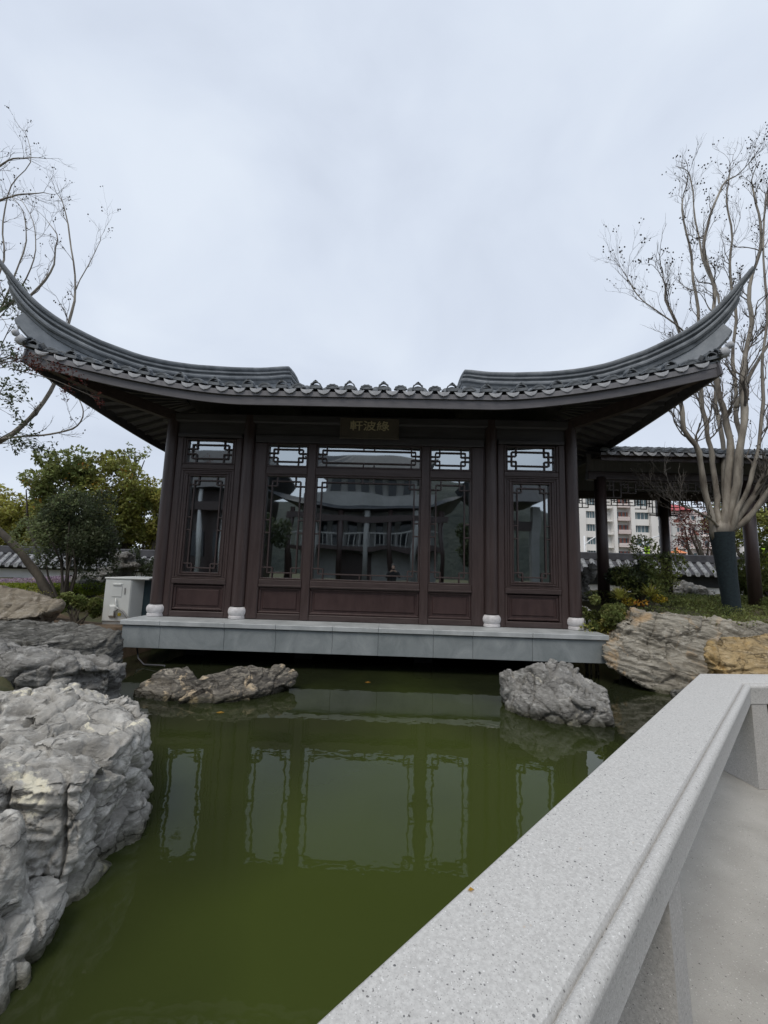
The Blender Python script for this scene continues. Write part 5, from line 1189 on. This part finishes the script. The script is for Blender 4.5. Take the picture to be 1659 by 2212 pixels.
MB().box(x0, x1, YC2, YC2+10, zb, 11).build('wall', M['aptwhite'], apt3)
for i in range(5):
    for k in range(3): MB().box(x0+1+1.6*i, x0+1.9+1.6*i, YC2-.04, YC2+.02, 9-k*2.9, 10.2-k*2.9).build('window', M['aptglass'], apt3)
# street lamps with banner, gazebo
def street_lamp(label, px, Y, sgn, banner):
    zt_ = float(at(px, 1158, Y)[2]); x = float(at(px, 1158, Y)[0]); t_ = thing('street_lamp', label, 'street lamp', (x, Y, 1.), 'white street lamps')
    MB().tube([(x, Y, 1.), (x, Y, zt_)], .09, 8).build('pole', M['lampwhite'], t_, smooth=True)
    pts = [(x, Y, zt_-1.2+.0)]+[(x+sgn*q*1.9, Y, zt_-1.1+1.15*math.sin(q*1.5)) for q in (.2, .45, .7, 1)]
    MB().tube(pts, .07, 6).build('arm', M['lampwhite'], t_, smooth=True)
    MB().bbox(min(pts[-1][0], pts[-1][0]+sgn*.8), max(pts[-1][0], pts[-1][0]+sgn*.8), Y-.2, Y+.2, pts[-1][2]-.07, pts[-1][2]+.08, .03).build('lamp_head', M['lampwhite'], t_)
    if banner:
        zt3 = float(at(px, 1180, Y)[2]); zb3 = float(at(px, 1199, Y)[2]); MB().box(x+.12, x+.75, Y-.03, Y+.03, zb3, zt3).build('banner', M['banner'], t_)
street_lamp('white curved street lamp with a bright green banner before the cream block', 1389, 45, 1, True)
street_lamp('white curved street lamp partly hidden by the near gallery column', 1262, 45, 1, False)
street_lamp('white street lamp at the right edge above the bushes', 1640, 45, -1, True)
x = float(at(1463, 1190, 60)[0]); gzb = thing('gazebo', 'small gazebo with an orange pointed roof in front of the pinkish building', 'gazebo', (x, 60, 2))
z0 = float(at(1463, 1195, 60)[2]); z1 = float(at(1463, 1178, 60)[2])
MB().add([(x-1.1, 59, z0), (x+1.1, 59, z0), (x+1.1, 61, z0), (x-1.1, 61, z0), (x-.12, 59.9, z0+(z1-z0)*.45), (x+.12, 59.9, z0+(z1-z0)*.45), (x+.12, 60.1, z0+(z1-z0)*.45), (x-.12, 60.1, z0+(z1-z0)*.45), (x, 60, z1)],
         [(0, 1, 5, 4), (1, 2, 6, 5), (2, 3, 7, 6), (3, 0, 4, 7), (4, 5, 8), (5, 6, 8), (6, 7, 8), (7, 4, 8), (3, 2, 1, 0)]).build('roof', M['orange'], gzb)
for sx in (-.8, .8):
    for sy in (59.3, 60.7): MB().tube([(x+sx, sy, 2), (x+sx, sy, z0)], .08, 6).build('post', M['redpaint'], gzb)
x, _, z = at(1621, 1172, 12); fl_ = thing('festive_lantern', 'pink silk lantern ball hanging on a dark pole above the right bushes', 'lantern', (x, 12, z-.3))
MB().lathe([(.02, -.17), (.13, -.12), (.19, 0), (.13, .12), (.02, .17)], (x, 12, z), 12).build('shade', M['pink'], fl_, smooth=True)
MB().tube([(x-.05, 12, .9), (x-.05, 12, z+.3)], .025, 6).build('pole', M['black'], fl_)
MB().box(x-.03, x+.1, 11.98, 12.02, z-.5, z-.18).build('tassel', M['leaforange'], fl_)
# wooded hill and the ground horizon
HX = np.linspace(-260, 320, 90); V = []; F = []
for j, (yy, k) in enumerate(((150, 0), (175, .6), (215, 1.), (260, .3))):
    for xx in HX: V.append((xx, yy+6*math.sin(xx*.03+j), -1+k*(5+4*math.sin(xx*.021+1)+3*math.sin(xx*.05))*(.55 if xx < 40 else 1.0)))
for j in range(3):
    for i in range(89): q = j*90+i; F.append((q, q+1, q+91, q+90))
tag(link('hills', mesh_from('hills', V, F, M['hill'], True)), kind='structure')
V = []
for j, (yy, k) in enumerate(((-60, 0), (-75, .6), (-95, 1.), (-130, .3))):
    for xx in HX: V.append((xx, yy+5*math.sin(xx*.05+j), -1+k*(19+4*math.sin(xx*.05+1)+2*math.sin(xx*.13))))
tag(link('hills', mesh_from('hills', V, [q[::-1] for q in F], M['hill'], True)), kind='structure')

# ================================================================== BEHIND THE PHOTOGRAPHER (seen mirrored in the glass)
YH = -24.
hall = thing('garden_hall', 'two-storey white hall with grey upswept roof facing the pavilion across the pond', 'building', (-2, YH-3, .8))
MB().box(-7, 3.2, YH-6, YH, .8, 7.6).build('wall', M['hallwhite'], hall)
def hip(x0, x1, y0, y1, z, h, ov, lift, nm='roof'):
    V = []; F = []; n = 13
    for s_, yy in ((0, y1+ov), (1, (y0+y1)/2), (2, y0-ov)):
        for k in range(n):
            t_ = k/(n-1); w_ = ov if s_ != 1 else -.5; x = x0-w_+(x1-x0+2*w_)*t_; c_ = abs(2*t_-1)**4
            V.append((x, yy, z+lift*c_ if s_ != 1 else z+h))
    for s_ in range(2):
        for k in range(n-1): q = s_*n+k; F.append((q, q+n, q+n+1, q+1))
    F.append((0, 2*n, n)); F.append((n-1, 2*n-1, 3*n-1)); F.append(tuple(list(range(n))+list(range(3*n-1, 2*n-1, -1))))
    return MB().add(V, F).build(nm, M['roofdark'], hall)
hip(-5.2, 1.8, YH-5, YH-1, 9.0, 2.4, 1.6, 1.3)
MB().box(-5.2, 1.8, YH-5, YH-1, 7.6, 8.98).build('upper_wall', M['hallwhite'], hall)
hip(-8, 4.2, YH-7, YH+.6, 6.2, 1.35, 1.4, 1.2, 'lower_roof')
for k in range(9):
    x = -6.4+k*1.05; MB().box(x-.32, x+.32, YH+.01, YH+.08, 3.6, 5.4).build('window', M['darkglass'], hall)
for k in range(6):
    x = -4.6+k*1.1; MB().box(x-.3, x+.3, YH-.99, YH-.92, 7.8, 8.8).build('window', M['darkglass'], hall)
for k in range(7):
    x = -7.6+k*1.85; MB().tube([(x, YH+1.6, .7), (x, YH+1.6, 6.1)], .2, 10).build('column', M['hallwhite' if k % 2 else 'wood'], hall, smooth=True)
MB().box(-8, 4, YH+1.4, YH+1.8, 5.2, 5.7).build('beam', M['wood'], hall)
for k in range(30): MB().box(-7.4+k*.37, -7.34+k*.37, YH+1.5, YH+1.56, 3.4, 4.3).build('baluster', M['hallwhite'], hall)
MB().box(-7.6, 3.6, YH+1.45, YH+1.6, 4.301, 4.4).build('balcony_rail', M['hallwhite'], hall)
MB().box(-7.6, 3.6, YH+.1, YH+1.7, 3.1, 3.39).build('balcony_floor', M['wood'], hall)
MB().box(-4.2, -1.6, YH+.01, YH+.1, .8, 3.0).build('door', M['wood'], hall)
gt = thing('side_hall', 'single-storey white side hall with dark upswept roof left of the two-storey hall', 'building', (-14, -22, .8))
MB().box(-19, -10, -27, -22, .8, 7.2).build('wall', M['wood'], gt)
for k in range(6): MB().tube([(-18.8+k*1.7, -21.2, .7), (-18.8+k*1.7, -21.2, 7.1)], .16, 10).build('column', M['wallwhite'], gt, smooth=True)
MB().box(-19, -10, -21.4, -21.0, 5.6, 6.2).build('beam', M['wood'], gt)
hall_keep = hall; hall = gt; hip(-19, -10, -27, -22, 7.2, 3.6, 1.2, 1.5); hall = hall_keep
for k in range(5): MB().box(-18+k*1.7, -17.1+k*1.7, -21.99, -21.9, 2.2, 4.2).build('window', M['darkglass'], gt)
gt2 = thing('gate_roof', 'dark upswept gate roof on white piers right of the two-storey hall', 'building', (8, -21, .8))
hall = gt2; hip(5.8, 10.5, -23, -20.5, 6.4, 2., 1.0, 1.5); hall = hall_keep
for x in (6.2, 10.1): MB().box(x-.3, x+.3, -22, -21.4, .6, 6.38).build('pier', M['hallwhite'], gt2)
MB().box(6.5, 9.8, -21.9, -21.5, 4.8, 5.4).build('beam', M['wood'], gt2)
for i, (x, y, r_, lab) in enumerate(((13, -20, 2.2, 'dark tree right of the gate roof'), (-8.6, -19, 1.6, 'dark tree between the two white halls'), (5.0, -17.5, 1.2, 'rounded shrub tree in front of the gate'))):
    t_ = thing('garden_tree', lab, 'tree', (x, y, .7), 'trees behind the photographer')
    stems((x, y, .6), (x, y, 3+r_*.4), (r_*.6, r_*.6, r_), 6, .08, i).build('trunk', M['darkbark'], t_)
    leaves('crown', clumps((x, y, 2.4+r_*.8), (r_, r_, r_), 14, r_*.5, i+60), 5000, .22, M['leafdark'], t_, seed=i+60)
# ---- the photographer, seen only mirrored in the middle window
def person():
    c = np.array([.02, -8.98]); zf = ZD
    root = thing('person', 'person in black coat holding up a phone, mirrored in the middle window', 'person', (c[0], c[1], zf))
    def skin(name, verts, edges, m, sub=2, rootv=0):
        me = bpy.data.meshes.new(name); me.from_pydata([tuple(np.array(v[0])+np.array([c[0], c[1], zf])-origin(root)) for v in verts], edges, []); o = bpy.data.objects.new('tmp', me); COL.objects.link(o)
        md = o.modifiers.new('k', 'SKIN'); sv = me.skin_vertices[0].data
        for i, v in enumerate(verts): sv[i].radius = (v[1], v[2] if len(v) > 2 else v[1]); sv[i].use_root = (i == rootv)
        ss = o.modifiers.new('s', 'SUBSURF'); ss.levels = sub
        dg = bpy.context.evaluated_depsgraph_get(); m2 = bpy.data.meshes.new_from_object(o.evaluated_get(dg)); bpy.data.objects.remove(o)
        m2.materials.clear(); m2.materials.append(m); m2.polygons.foreach_set('use_smooth', np.ones(len(m2.polygons), dtype=bool)); m2.name = name
        return link(name, m2, root)
    V = [((0, 0, .92), .15, .11), ((0, 0, 1.15), .145, .1), ((0, 0, 1.36), .17, .1), ((0, 0, 1.45), .08, .07), ((.19, 0, 1.40), .07), ((.27, .1, 1.17), .055), ((.12, .33, 1.42), .042), ((-.19, 0, 1.40), .07), ((-.27, .1, 1.17), .055), ((-.12, .33, 1.42), .042)]
    skin('coat', V, [(0, 1), (1, 2), (2, 3), (2, 4), (4, 5), (5, 6), (2, 7), (7, 8), (8, 9)], M['cloth'])
    V = [((0, 0, .93), .13, .1), ((.09, 0, .85), .09), ((.1, .03, .48), .065), ((.1, 0, .09), .05), ((.11, .13, .035), .035), ((-.09, 0, .85), .09), ((-.1, .03, .48), .065), ((-.1, 0, .09), .05), ((-.11, .13, .035), .035)]
    skin('trousers', V, [(0, 1), (1, 2), (2, 3), (3, 4), (0, 5), (5, 6), (6, 7), (7, 8)], M['cloth'])
    V = [((0, .0, 1.46), .055), ((0, .015, 1.52), .055), ((0, .02, 1.60), .072, .085), ((0, .01, 1.68), .075, .09), ((0, 0, 1.73), .05)]
    hd = skin('head', V, [(0, 1), (1, 2), (2, 3), (3, 4)], M['skin'])
    MB().lathe([(.02, -.02), (.018, .0), (.006, .03)], (c[0], c[1]+.105, zf+1.60), 8).build('nose', M['skin'], hd, smooth=True)
    for sx in (-1, 1): MB().lathe([(.002, -.008), (.012, 0), (.002, .008)], (c[0]+sx*.032, c[1]+.088, zf+1.635), 8).build('eye', M['hair'], hd, smooth=True)
    MB().box(c[0]-.024, c[0]+.024, c[1]+.088, c[1]+.1, zf+1.553, zf+1.562).build('mouth', M['pink'], hd)
    MB().lathe([(.078, -.06), (.092, .0), (.09, .05), (.06, .1), (.01, .12)], (c[0], c[1]-.02, zf+1.66), 14).build('hair', M['hair'], hd, smooth=True)
    for sx in (-1, 1):
        V = [((sx*.12, .34, 1.425), .026, .02), ((sx*.085, .385, 1.47), .034, .018)]; E_ = [(0, 1)]
        for f_, (dz, ln) in enumerate(((.035, .07), (.015, .078), (-.006, .072), (-.026, .06))):
            b_ = len(V); z = 1.475+dz; V += [((sx*.078, .405, z), .0095), ((sx*(.078-ln*.5), .425, z+.003), .009), ((sx*(.078-ln), .415, z+.004), .0075)]; E_ += [(1, b_), (b_, b_+1), (b_+1, b_+2)]
        b_ = len(V); V += [((sx*.07, .37, 1.50), .011), ((sx*.045, .365, 1.53), .009)]; E_ += [(1, b_), (b_, b_+1)]
        skin('hand', V, E_, M['skin'], 1, 1)
    ph = MB().bbox(c[0]-.085, c[0]+.075, c[1]+.392, c[1]+.401, zf+1.49, zf+1.57, .002).build('phone', M['phone'])
    tag(ph, 'dark phone held up sideways in both hands of the person', 'phone')
person()
print('objects', len(bpy.data.objects))
